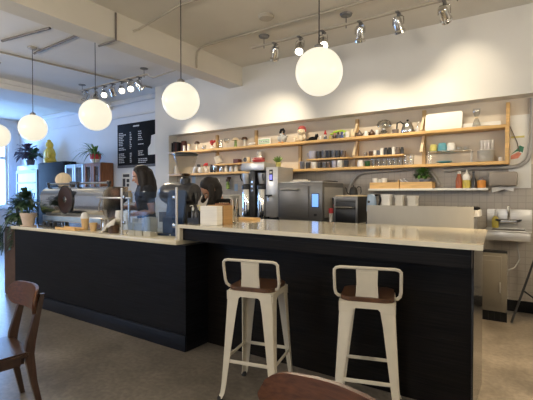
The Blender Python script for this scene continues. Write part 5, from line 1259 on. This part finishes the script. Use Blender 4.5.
# glass guard
gx0, gx1, gy = at(124.5, 200, 2.405).x, at(178.8, 200, 2.40).x, 2.375
t = thing('glass_guard', 'clear glass guard between two steel posts on the low counter', 'glass screen', ((gx0 + gx1) / 2, gy, LZ))
hw = (gx1 - gx0) / 2
for s in (-1, 1):
    pp = MB().lathe([(0, 0), (.022, 0), (.022, .006), (.0105, .010), (.0105, .44), (0, .445)], (s * hw, 0, 0), 14).build('post', 'steel', t)
    for z in (.10, .34): MB().box(s * hw - s * .028 - .014, s * hw - s * .028 + .014, -.010, .010, z, z + .03, .002).build('clamp', 'chrome', pp)
MB().box(-hw + .015, hw - .015, -.003, .003, .05, .405, .001).build('glass_pane', 'glass_blue', t)
# point-of-sale terminal
p = lc(171.5, 2.62)
t = thing('sales_terminal', 'tall navy sales terminal seen from behind, behind the glass guard', 'sales terminal', p, R(10))
q = Matrix.Translation((0, .03, .02)) @ Matrix.Rotation(R(80), 4, 'X')
MB().prism(rrect(.20, .40, .02), -.012, .012, q @ Matrix.Translation((0, .205, 0)), bev=.004).build('screen_back', 'pos', t)
MB().prism([(-.12, -.08), (.11, -.08), (.10, .09), (-.10, .09)], 0, .022, bev=.004).build('terminal_base', 'pos', t)
MB().prism([(-.055, -.06), (.055, -.06), (.045, .02), (-.045, .02)], .0225, .17, bev=.004).build('stand_neck', 'pos', t)
MB().lathe([(0, 0), (.008, 0), (.007, .003), (0, .003)], (.045, -.0815, .011), 12, Matrix.Rotation(R(90), 3, 'X')).build('status_light', 'frosted', t)
t = thing('card_holder', 'white framed card standing between woman and navy terminal', 'sign', lc(162.8, 2.84), R(38))
MB().prism(rrect(.10, .20, .012), -.006, .006, Matrix.Translation((0, 0, .135)) @ Matrix.Rotation(R(84), 4, 'X'), bev=.002).build('frame', 'white_matte', t)
MB().box(-.036, .036, -.010, -.008, .06, .20).build('card', 'slate', t)
MB().box(-.05, .05, -.04, .04, 0, .0335, .003).build('stand', 'white_plastic', t)

# coffee grinder
GX, GYY = -2.965, 2.93
t = thing('coffee_grinder', 'big black coffee grinder with clear funnel hopper behind the terminal', 'coffee grinder', (GX, GYY, LZ))
MB().box(-.12, .15, -.11, .11, 0, .035, .008).build('base', 'black', t)
MB().box(-.05, .09, -.08, .08, .0355, .30, .012).build('column', 'black', t)
QY = Matrix.Rotation(R(90), 3, 'Y')
MB().lathe([(0, -.325), (.05, -.32), (.09, -.295), (.115, -.24), (.118, -.16), (.112, -.08), (.105, -.02), (.105, .12), (.09, .145), (0, .15)], (0, 0, .392), 28, QY).build('motor_housing', 'charcoal', t)
MB().lathe([(.05, .485), (.05, .56), (.034, .575), (0, .575)], (.012, 0, -.02), 18).lathe([(0, .4855), (.05, .4855)], (.012, 0, -.02), 18).build('hopper_neck', 'black', t)
h_ = MB().lathe([(.036, .576), (.060, .61), (.118, .77), (.121, .80), (.117, .80), (.114, .77), (.056, .61), (.032, .579)], (.012, 0, -.02), 26).build('hopper', 'hopper_clear', t)
MB().lathe([(0, .585), (.035, .59), (.046, .61), (0, .62)], (.012, 0, -.02), 20).build('beans', 'beans', h_)
MB().lathe([(0, .8005), (.126, .8005), (.128, .812), (.11, .822), (0, .832)], (.012, 0, -.02), 26).build('hopper_lid', 'black', t)
MB().tube([(.15, 0, .392), (.165, -.01, .33), (.16, -.01, .28)], [.03, .024, .02], 10).build('chute', 'black', t)

# ------------------------------------------------------------------ on the bar
BZ = 1.0462
t = thing('bottle_rack', 'black rack of three dark pump bottles at the bar left end', 'bottle rack', (-2.345, 2.455, BZ), R(-3))
MB().box(-.068, .068, -.045, .045, 0, .012, .002).box(-.068, -.062, -.045, .045, .012, .10).box(.062, .068, -.045, .045, .012, .10).box(-.0615, .0615, .039, .045, .012, .115).box(-.0615, .0615, -.045, -.041, .012, .05).build('rack', 'black', t)
for i, x in enumerate((-.041, 0, .041)):
    o = thing('syrup_bottle', ['leftmost dark syrup bottle, white pump, in the black rack', 'middle dark syrup bottle standing in the black rack', 'rightmost dark syrup bottle with cream pump in the black rack'][i], 'bottle', Vector((-2.345, 2.455, BZ + .0125)) + Vector((x, -.002, 0)), 0, 'dark syrup bottles in the rack')
    MB().lathe([(0, 0), (.018, 0), (.0185, .01), (.0185, .075), (.009, .098), (0, .098)], seg=16).build('bottle_body', 'charcoal', o)
    MB().lathe([(0, .0985), (.010, .0985), (.010, .12), (.004, .125), (.004, .14), (0, .14)], seg=12).tube([(0, 0, .138), (-.012, -.008, .140), (-.024, -.014, .134)], .004, 6).build('pump', ['white_plastic', 'black', 'yellow_cup'][i], o)
o = MB().box(-.092, .092, -.034, .034, 0, .152, .004).build('napkin_stack', 'napkin', loc=(-2.163, 2.43, BZ)); tag(o, 'tall stack of folded white napkins at the bar front left', 'napkins')
o.rotation_euler = (0, 0, R(-2))
o = MB().box(-.092, .092, -.055, .055, 0, .158, .004).build('napkin_stack', 'kraft', loc=(-2.155, 2.528, BZ)); tag(o, 'stack of brown kraft napkins directly behind the white ones', 'napkins')
o.rotation_euler = (0, 0, R(-2))
t = thing('straw_jar', 'clear glass jar full of straws and spoons right of the napkins', 'jar', (-2.185, 2.75, BZ))
MB().lathe([(0, 0), (.040, 0), (.042, .006), (.042, .12), (.039, .12), (.039, .010), (0, .010)], seg=22).build('jar_glass', 'glass', t)
rnd = random.Random(6)
for k in range(9):
    a, b = rnd.uniform(0, 6.28), rnd.uniform(0, 6.28); r0, r1 = .02, .034
    MB().tube([(r0 * math.cos(a), r0 * math.sin(a), .012), (r1 * math.cos(b), r1 * math.sin(b), .13), (r1 * 1.35 * math.cos(b), r1 * 1.35 * math.sin(b), .20 + rnd.uniform(-.02, .02))], .0042, 6).build('straw', ['white_plastic', 'chrome', 'steel'][k % 3], t)
t = thing('wooden_caddy', 'open wooden box behind the napkin stacks on the bar', 'box', (-2.34, 2.80, BZ))
MB().box(-.062, .062, -.05, .05, 0, .01).box(-.062, .062, -.05, -.042, .01, .165).box(-.062, .062, .042, .05, .01, .165).box(-.062, -.054, -.042, .042, .01, .165).box(.054, .062, -.042, .042, .01, .165).build('caddy_box', 'cab_wood', t)
mb = MB()
for k in range(6): mb.tube([(-.04 + k * .016, 0, .0105), (-.04 + k * .016, .01 * (k % 3 - 1), .17)], .005, 6)
mb.build('stirrers', 'pale_wood', t)
p = on(249, 219.2, BZ)
o = MB().prism(rrect(.30, .16, .02), 0, .02, bev=.004).build('serving_board', 'pine', loc=(p.x, 3.10, BZ)); tag(o, 'small wooden serving board at the bar back before the brewer', 'board')

# ------------------------------------------------------------------ back left corner
def box_fridge(x0, x1, h, label, name, m, doorm, cat='fridge'):
    t = thing(name, label, cat, ((x0 + x1) / 2, 5.02, 0)); w = (x1 - x0) / 2 - .004
    MB().box(-w, w, .03, .29, 0, h, .008).build('carcass', m, t)
    d = MB().box(-w + .01, w - .01, 0.0, .0295, .10, h - .02, .006).build('door', doorm, t)
    MB().tube([(w - .06, -.001, h * .45), (w - .06, -.04, h * .45), (w - .06, -.04, h * .62), (w - .06, -.001, h * .62)], .010, 8).build('handle', 'steel', d)
    return t
box_fridge(-10.08, -8.90, 2.05, 'tall black refrigerator in the back left corner', 'refrigerator', 'black_matte', 'black_matte')
t = thing('display_fridge', 'pale blue glass-fronted display fridge left of the black refrigerator', 'fridge', (-10.66, 5.02, 0))
MB().box(-.56, .56, .04, .30, 0, 2.02, .01).build('carcass', 'pale_blue_daylit', t)
d = MB().box(-.53, -.47, 0, .0395, .10, 1.90).box(.47, .53, 0, .0395, .10, 1.90).box(-.4695, .4695, 0, .0395, 1.82, 1.90).box(-.4695, .4695, 0, .0395, .10, .18).box(-.4695, .4695, 0, .0395, 1.56, 1.60).build('door', 'black', t)
MB().box(-.469, .469, .012, .02, .181, 1.559).box(-.469, .469, .012, .02, 1.601, 1.819).build('door_glass', 'pale_blue_daylit', d)  # opaque panes, their blue reflections put into the colour
def glass_cab(x0, x1, h, label, frame, back, n, dishes):
    t = thing('glass_cabinet', label, 'cabinet', ((x0 + x1) / 2, 5.02, 0), 0); w = (x1 - x0) / 2 - .004
    MB().box(-w, w, .28, .30, 0, h).box(-w, -w + .03, .03, .2795, 0, h).box(w - .03, w, .03, .2795, 0, h).box(-w + .0305, w - .0305, .03, .2795, h - .03, h).box(-w + .0305, w - .0305, .03, .2795, 0, 1.0).box(-w + .0305, w - .0305, .05, .2795, 1.44, 1.46).build('carcass', frame, t)
    for k in range(n):
        a, b = -w + 2 * w * k / n + .003, -w + 2 * w * (k + 1) / n - .003
        d = MB().box(a, a + .07, 0, .0295, 1.0, h - .01, .003).box(b - .07, b, 0, .0295, 1.0, h - .01, .003).box(a + .0705, b - .0705, 0, .0295, h - .08, h - .01).box(a + .0705, b - .0705, 0, .0295, 1.0, 1.07).build('door', frame, t)
        MB().box(a + .071, b - .071, .012, .017, 1.071, h - .081).build('door_glass', 'window_glass', d)
        MB().lathe([(0, 0), (.014, 0), (.012, .02), (0, .022)], (b - .03, -.001, 1.4), 10, Matrix.Rotation(R(90), 3, 'X')).build('knob', 'black', d)
    return t
glass_cab(-8.89, -8.14, 1.96, 'pale blue cabinet with glass doors between refrigerator and wooden cabinet', 'pale_blue_daylit', 'pale_blue_daylit', 2, 0)
glass_cab(-8.13, -7.52, 1.96, 'brown wooden cabinet with two glass doors under the spider plant', 'cab_wood', 'cab_wood', 2, 0)
for k in range(4):
    for j in range(2):
        for b_ in (0, 1):
            x = -7.985 + .30 * b_ + .0; z = [1.0005, 1.4605][j]
            if k < 2:
                o = MB().lathe([(0, 0), (.05, 0), (.055, .16), (.03, .2), (.03, .24), (0, .24)], seg=14).build('storage_jar', ['teal', 'white_china'][k], loc=(x - .06 + .12 * k, 5.15 + .04 * k, z))
                tag(o, ['teal', 'white'][k] + ' jar on the ' + ['lower', 'upper'][j] + ' shelf behind the ' + ['left', 'right'][b_] + ' door of the wooden cabinet', 'jar', 'jars in the wooden cabinet')
# spider plant on the cabinet
p = Vector((-7.86, 5.12, 1.9605))
t = thing('spider_plant', 'spider plant in a red and white pot on the wooden cabinet', 'plant', p)
MB().lathe([(0, 0), (.08, 0), (.10, .08), (.09, .08), (0, .075)], seg=22).build('pot_base', 'white_china', t)
MB().lathe([(0, .0805), (.11, .0805), (.12, .19), (.11, .19), (.105, .16), (0, .15)], seg=22).build('pot', 'red', t)
MB().lathe([(0, .155), (.10, .165), (0, .175)], seg=16).build('soil', 'soil', t)
mb = MB(); rnd = random.Random(9)
for k in range(70):
    a = rnd.uniform(0, 2 * PI); e = rnd.uniform(.2, 1.2)
    mb.leaf((.03 * math.cos(a), .03 * math.sin(a), .17), (math.cos(a) * e, math.sin(a) * e, 1), (-math.cos(a), -math.sin(a), .6), rnd.uniform(.40, .72) * (.35 if math.sin(a) > 0 else 1), .035, rnd.uniform(.45, 1.05), 7)
mb.build('leaves', 'leaf', t)
# purple-leaf plant and yellow vase on the fridges
t = thing('purple_plant', 'dark purple-leaved plant on top of the display fridge', 'plant', (-10.72, 5.15, 2.0205))
MB().lathe([(0, 0), (.09, 0), (.12, .14), (.11, .14), (0, .12)], seg=18).build('pot', 'slate', t)
bush('foliage', 'leaf_purple', t, 130, (0, -.08, .32), (.34, .10, .20), .16, .12, 31, lift=-.1)
bush('pale_foliage', 'leaf_dark', t, 60, (.34, -.06, .26), (.20, .10, .10), .14, .10, 33)
t = thing('yellow_statuette', 'glossy yellow statuette on the black refrigerator', 'statuette', (-9.80, 5.17, 2.0505))
MB().lathe([(0, 0), (.13, 0), (.15, .04), (.12, .12), (.13, .22), (.10, .32), (.07, .36), (0, .37)], seg=20).ell((-.09, -.06, .22), (.05, .05, .10), 12).ell((.09, -.06, .2), (.05, .05, .10), 12).ell((.03, -.09, .08), (.09, .07, .05), 12).build('body', 'yellow', t)
MB().ell((0, -.01, .43), (.095, .09, .10), 16).ell((0, -.02, .53), (.05, .05, .035), 12).build('head', 'yellow', t)

# menu board, poster and notes on the alcove wall
p0, p1 = at(117.5, 147, 5.33), at(156.2, 147, 5.33)
zt = 2.76; zb = 1.845
t = thing('menu_sign', 'black menu board with white lettering on the far left wall', 'menu board', ((p0.x + p1.x) / 2, 5.3495, zb)); hw = (p1.x - p0.x) / 2; hh = zt - zb
board = MB().box(-hw, hw, -.02, 0, 0, hh, .003).build('board', 'black_matte', t)
mb = MB(); rnd = random.Random(14); f = -.0215
mb.box(-.09, .10, f, -.0205, hh - .085, hh - .058)
def line(x, z, w, h=.016):
    while w > .02:
        k = min(w, rnd.uniform(.03, .075)); mb.box(x, x + k, f, -.0205, z, z + h); x += k + .012; w -= k + .012
for i in range(10): line(-hw + .05, hh - .20 - i * .036 - (.0 if i < 8 else .02), rnd.uniform(.12, .24))
for i in range(6): line(-hw + .05, hh - .63 - i * .036, rnd.uniform(.15, .28))
for i in range(10): line(-hw + .05 + .36, hh - .20 - i * .036, .06)
for i in range(6): line(-hw + .05 + .36, hh - .63 - i * .036, .06)
for i in range(5): line(hw - .54, hh - .20 - i * .042, rnd.uniform(.08, .14))
for i in range(1): line(hw - .54, hh - .46, rnd.uniform(.16, .2))
for i in range(3): line(hw - .54, hh - .60 - i * .040, rnd.uniform(.12, .22))
for i in range(3): line(hw - .54, hh - .76 - i * .036, rnd.uniform(.2, .34))
fold_in(board, mb.build('lettering', 'chalk', t))
MB().box(-hw, hw, -.024, -.0205, 0.0, .05).build('bottom_strip', 'slate', t)
o = MB().prism([(-.10, -.20), (.14, -.20), (.14, .20), (.0, .18), (-.02, .02), (-.10, -.06)], 0, .002, Matrix.Translation((p1.x - .13, 5.3235, zb + .43)) @ Matrix.Rotation(R(90), 4, 'X')).build('notice_sign', 'white_matte'); tag(o, 'irregular white paper notice stuck over the menu board right side', 'paper')
p = at(126, 180, 5.345)
t = thing('wall_poster', 'small white poster with dark print under the menu board', 'poster', (p.x, 5.3495, at(126, 189, 5.345).z))
MB().box(-.14, .14, -.004, 0, 0, .34).build('sheet', 'white_matte', t)
MB().box(-.10, .11, -.0055, -.0045, .25, .31).box(-.11, -.02, -.0055, -.0045, .05, .22).box(.02, .11, -.0055, -.0045, .14, .21).box(.02, .10, -.0055, -.0045, .05, .11).build('print', 'print', t)
t = thing('side_counter', 'pale side counter along the far left wall below the poster', 'counter', (-6.3, 5.0, 0))
MB().box(-.46, .46, -.20, .345, 0, 1.10, .006).build('counter_body', 'white_plastic', t)
MB().box(-.47, .47, -.22, .345, 1.1005, 1.13, .004).build('worktop', 'pale_wood', t)
o = MB().lathe([(0, 0), (.05, 0), (.05, .17), (.03, .20), (.03, .23), (0, .23)], seg=14).build('wooden_mill', 'cup_kraft', loc=(-6.62, 5.05, 1.1305)); tag(o, 'tan wooden mill on the side counter under the poster', 'mill')

# ------------------------------------------------------------------ the two people
def bake_remesh(mb, voxel, name, m, parent, smooth_it=6):
    me = bpy.data.meshes.new('raw'); mb.bm.to_mesh(me); mb.bm.free()
    o = bpy.data.objects.new('raw', me); COL.objects.link(o)
    md = o.modifiers.new('r', 'REMESH'); md.mode = 'VOXEL'; md.voxel_size = voxel
    sm = o.modifiers.new('s', 'SMOOTH'); sm.factor = .5; sm.iterations = smooth_it
    dg = bpy.context.evaluated_depsgraph_get(); dg.update()
    nm = bpy.data.meshes.new_from_object(o.evaluated_get(dg))
    bpy.data.objects.remove(o); bpy.data.meshes.remove(me)
    nm.name = name; nm.materials.clear(); nm.materials.append(M[m])
    for p in nm.polygons: p.use_smooth = True
    q = bpy.data.objects.new(name, nm); COL.objects.link(q); q.parent = parent
    return q
def limb(mb, pts, rs, seg=12):
    mb.tube(pts, rs, seg)
    for p, r in zip(pts, rs): mb.ell(p, r, seg)
def torso(mb, rings, g=0.0, seg=20):
    pr = []
    for c, rx, ry in rings:
        pr.append([mb.bm.verts.new((c[0] + (rx + g) * math.cos(2 * PI * k / seg), c[1] + (ry + g) * math.sin(2 * PI * k / seg), c[2])) for k in range(seg)])
    for a, b in zip(pr, pr[1:]):
        for k in range(seg): mb.bm.faces.new((a[k], a[(k + 1) % seg], b[(k + 1) % seg], b[k]))
    mb.bm.faces.new(pr[0][::-1]); mb.bm.faces.new(pr[-1])
def hand(mb, w, d, side, curl=.5):
    """palm plus five unequal bent fingers; w wrist point, d pointing direction"""
    w, d = Vector(w), Vector(d).normalized(); dn = Vector((0, 0, -1)); sd = d.cross(Vector((0, 0, 1))).normalized() * side
    mb.ell(w + d * .045, (.048, .036, .018), 12, d.to_track_quat('X', 'Z').to_matrix())
    for k, (o, ln) in enumerate(((-.028, .060), (-.010, .072), (.009, .068), (.027, .052))):
        b = w + d * .075 + sd * o; m1 = b + d * ln * .5 + dn * ln * .15 * curl * 2; e = m1 + d * ln * .35 + dn * ln * .5 * curl * 1.6
        limb(mb, [b - d * .02, b, m1, e], [.0095, .0095, .0088, .0075], 8)
    b = w + d * .025 - sd * .034; limb(mb, [b + sd * .02, b, b + d * .03 - sd * .018, b + d * .055 - sd * .016 + dn * .012], [.012, .0115, .0105, .008], 8)
def person(label, loc, heading, spec):
    t = thing('person', label, 'person', loc, heading); t.scale = (spec.get('girth', 1), spec.get('girth', 1), spec.get('height', 1))
    H = Matrix.Rotation(spec['pitch'], 3, 'Y') ; hc = Vector(spec['head'])
    def hp(v): return hc + H @ Vector(v)
    bd = MB(); T = spec['torso']
    torso(bd, T)
    for s in (-1, 1):
        sh, el, wr = [Vector(x) for x in spec['arm'][s]]
        limb(bd, [sh, sh.lerp(el, .5), el, el.lerp(wr, .35), wr], [.050, .046, .038, .040, .025])
        hand(bd, wr, (wr - el).normalized() * .7 + Vector(spec['hand'][s]), s)
        hip, kn, an = Vector((0, s * .09, .90)), Vector((.02, s * .10, .49)), Vector((-.02, s * .10, .09))
        limb(bd, [hip, kn, an], [.088, .058, .040]); bd.ell((.05, s * .10, .045), (.12, .042, .044), 12)
    nb = Vector(spec['neck']); limb(bd, [nb, nb.lerp(hp((-.015, 0, -.085)), .6), hp((-.01, 0, -.06))], [.055, .050, .050])
    # head: skull, cheeks, jaw, brow, nose, chin, ears
    for c, r in (((-.010, 0, .030), (.098, .078, .095)), ((.030, 0, -.030), (.060, .060, .075)), ((.050, 0, -.085), (.032, .034, .026)), ((.070, 0, .020), (.024, .050, .016)), ((.060, 0, -.055), (.030, .034, .020))):
        bd.ell(hp(c), r, 18, H)
    limb(bd, [hp((.083, 0, .010)), hp((.098, 0, -.012)), hp((.110, 0, -.030))], [.008, .011, .013], 10)
    for s in (-1, 1): bd.ell(hp((-.005, s * .080, -.010)), (.018, .008, .030), 10, H)
    bake_remesh(bd, .0085, 'body', 'skin', t, 4)
    for s in (-1, 1):
        e = MB().ell(hp((.080, s * .032, -.004)), (.010, .013, .008), 10, H).build('eye', 'white_china', t)
        MB().ell(hp((.087, s * .032, -.005)), (.005, .006, .006), 8, H).build('iris', 'black', e)
        MB().tube([hp((.086, s * .016, .018)), hp((.086, s * .034, .023)), hp((.074, s * .052, .017))], .0045, 6).build('eyebrow', 'hair', t)
    MB().tube([hp((.078, -.022, -.060)), hp((.090, -.008, -.057)), hp((.091, 0, -.059)), hp((.090, .008, -.057)), hp((.078, .022, -.060))], [.004, .006, .0055, .006, .004], 8).build('mouth', 'lips', t)
    # shirt
    sb = MB(); torso(sb, T[1:spec['shirt_top']], .014)
    for s in (-1, 1):
        sh, el, wr = [Vector(x) for x in spec['arm'][s]]
        if spec['long']: limb(sb, [sh, sh.lerp(el, .5), el, el.lerp(wr, .9)], [.068, .062, .060, .044])
        else: limb(sb, [sh, sh.lerp(el, .48)], [.068, .062])
    bake_remesh(sb, .011, 'shirt', spec.get('shirt', 'tee'), t, 4)
    tb = MB(); torso(tb, T[0:2], .012)
    for s in (-1, 1):
        limb(tb, [(0, s * .09, .90), (.02, s * .10, .49), (-.02, s * .10, .11)], [.102, .072, .058])
    bake_remesh(tb, .013, 'trousers', 'trousers', t, 3)
    for s in (-1, 1): MB().ell((.055, s * .10, .042), (.128, .050, .042), 14).box(-.06, .17, s * .10 - .046, s * .10 + .046, 0, .014, .004).build('shoe', 'black', t)
    # hair
    hb = MB()
    hb.ell(hp((-.028, 0, .045)), (.103, .090, .100), 20, H)
    for c, r in spec['hair']: hb.ell(hp(c) if len(c) == 3 else c, r, 16, H)
    for pts, rs in spec['locks']:
        h0 = hp(pts[0]); limb(hb, [h0 + (Vector(q) - Vector(pts[0])) for q in pts], rs, 10)
    hb2 = bake_remesh(hb, .010, 'hair', 'hair', t, 3)
    return t
# standing woman, profile to the left
T1 = [((0, 0, .88), .10, .165), ((0, 0, .98), .10, .155), ((.005, 0, 1.10), .085, .130), ((.015, 0, 1.22), .095, .145), ((.015, 0, 1.32), .095, .165), ((.012, 0, 1.39), .075, .150), ((.015, 0, 1.43), .055, .085)]
person('woman in a dark tee with long dark hair, looking down at the machine', (-4.245, 3.50, 0), R(240), dict(
    height=.985, girth=1.1, pitch=R(20), head=(.065, 0, 1.555), neck=(.015, 0, 1.42), torso=T1, shirt_top=7, long=False,
    arm={1: [(.01, .175, 1.37), (-.02, .235, 1.09), (.20, .16, 1.05)], -1: [(.02, -.175, 1.37), (.08, -.24, 1.12), (.27, -.14, 1.14)]},
    hand={1: (.4, 0, -.1), -1: (.5, .1, 0)},
    hair=[((-.075, 0, -.01), (.06, .080, .10))],
    locks=[([(-.02, .082, .04), (-.035, .092, -.06), (-.03, .10, -.16), (.00, .12, -.26)], [.040, .042, .046, .038]), ([(-.02, -.082, .04), (-.03, -.088, -.06), (-.02, -.10, -.16), (.02, -.10, -.26)], [.034, .036, .040, .030]),
           ([(-.10, 0, .02), (-.125, 0, -.10), (-.13, 0, -.20), (-.135, .02, -.30)], [.055, .068, .075, .055]), ([(-.09, .05, 0), (-.10, .07, -.12), (-.10, .09, -.22), (-.09, .10, -.33)], [.05, .055, .06, .045]),
           ([(.03, .075, .07), (.015, .088, 0), (.00, .095, -.10)], [.018, .02, .022])]))
# bent woman at the grinder
T2 = [((-.06, 0, .88), .10, .165), ((-.055, 0, .98), .10, .155), ((-.02, 0, 1.05), .085, .135), ((.03, 0, 1.12), .095, .150), ((.075, 0, 1.18), .098, .165), ((.105, 0, 1.22), .078, .150), ((.125, 0, 1.245), .055, .085)]
person('dark-haired woman in black bending her head behind the napkins', (-2.94, 3.60, 0), R(243), dict(
    pitch=R(48), head=(.225, 0, 1.345), neck=(.12, 0, 1.235), torso=T2, shirt_top=7, long=True,
    arm={1: [(.09, .175, 1.18), (.10, .25, .95), (.34, .16, .97)], -1: [(.09, -.175, 1.18), (.12, -.25, .96), (.36, -.10, .98)]},
    hand={1: (.4, 0, 0), -1: (.5, .1, 0)},
    hair=[((-.075, 0, -.01), (.06, .085, .10))],
    locks=[([(-.01, .085, .04), (-.02, .098, -.05), (.0, .10, -.14), (.035, .10, -.20)], [.034, .038, .038, .028]), ([(-.01, -.085, .04), (-.02, -.09, -.05), (.02, -.09, -.12)], [.034, .036, .030]),
           ([(-.10, 0, .02), (-.125, .02, -.10), (-.11, .04, -.18)], [.055, .065, .05])], shirt='black_matte'))

# ------------------------------------------------------------------ view settings
sc = bpy.context.scene
sc.view_settings.view_transform = 'Standard'
sc.view_settings.look = 'None'
sc.view_settings.exposure = 0.0
sc.view_settings.gamma = 1.0
sc.view_settings.use_curve_mapping = False
sc.cycles.max_bounces = 8
sc.cycles.diffuse_bounces = 4
sc.cycles.transparent_max_bounces = 16
sc.cycles.sample_clamp_indirect = 4.0
sc.cycles.caustics_reflective = False
sc.cycles.caustics_refractive = False
sc.cycles.use_denoising = True
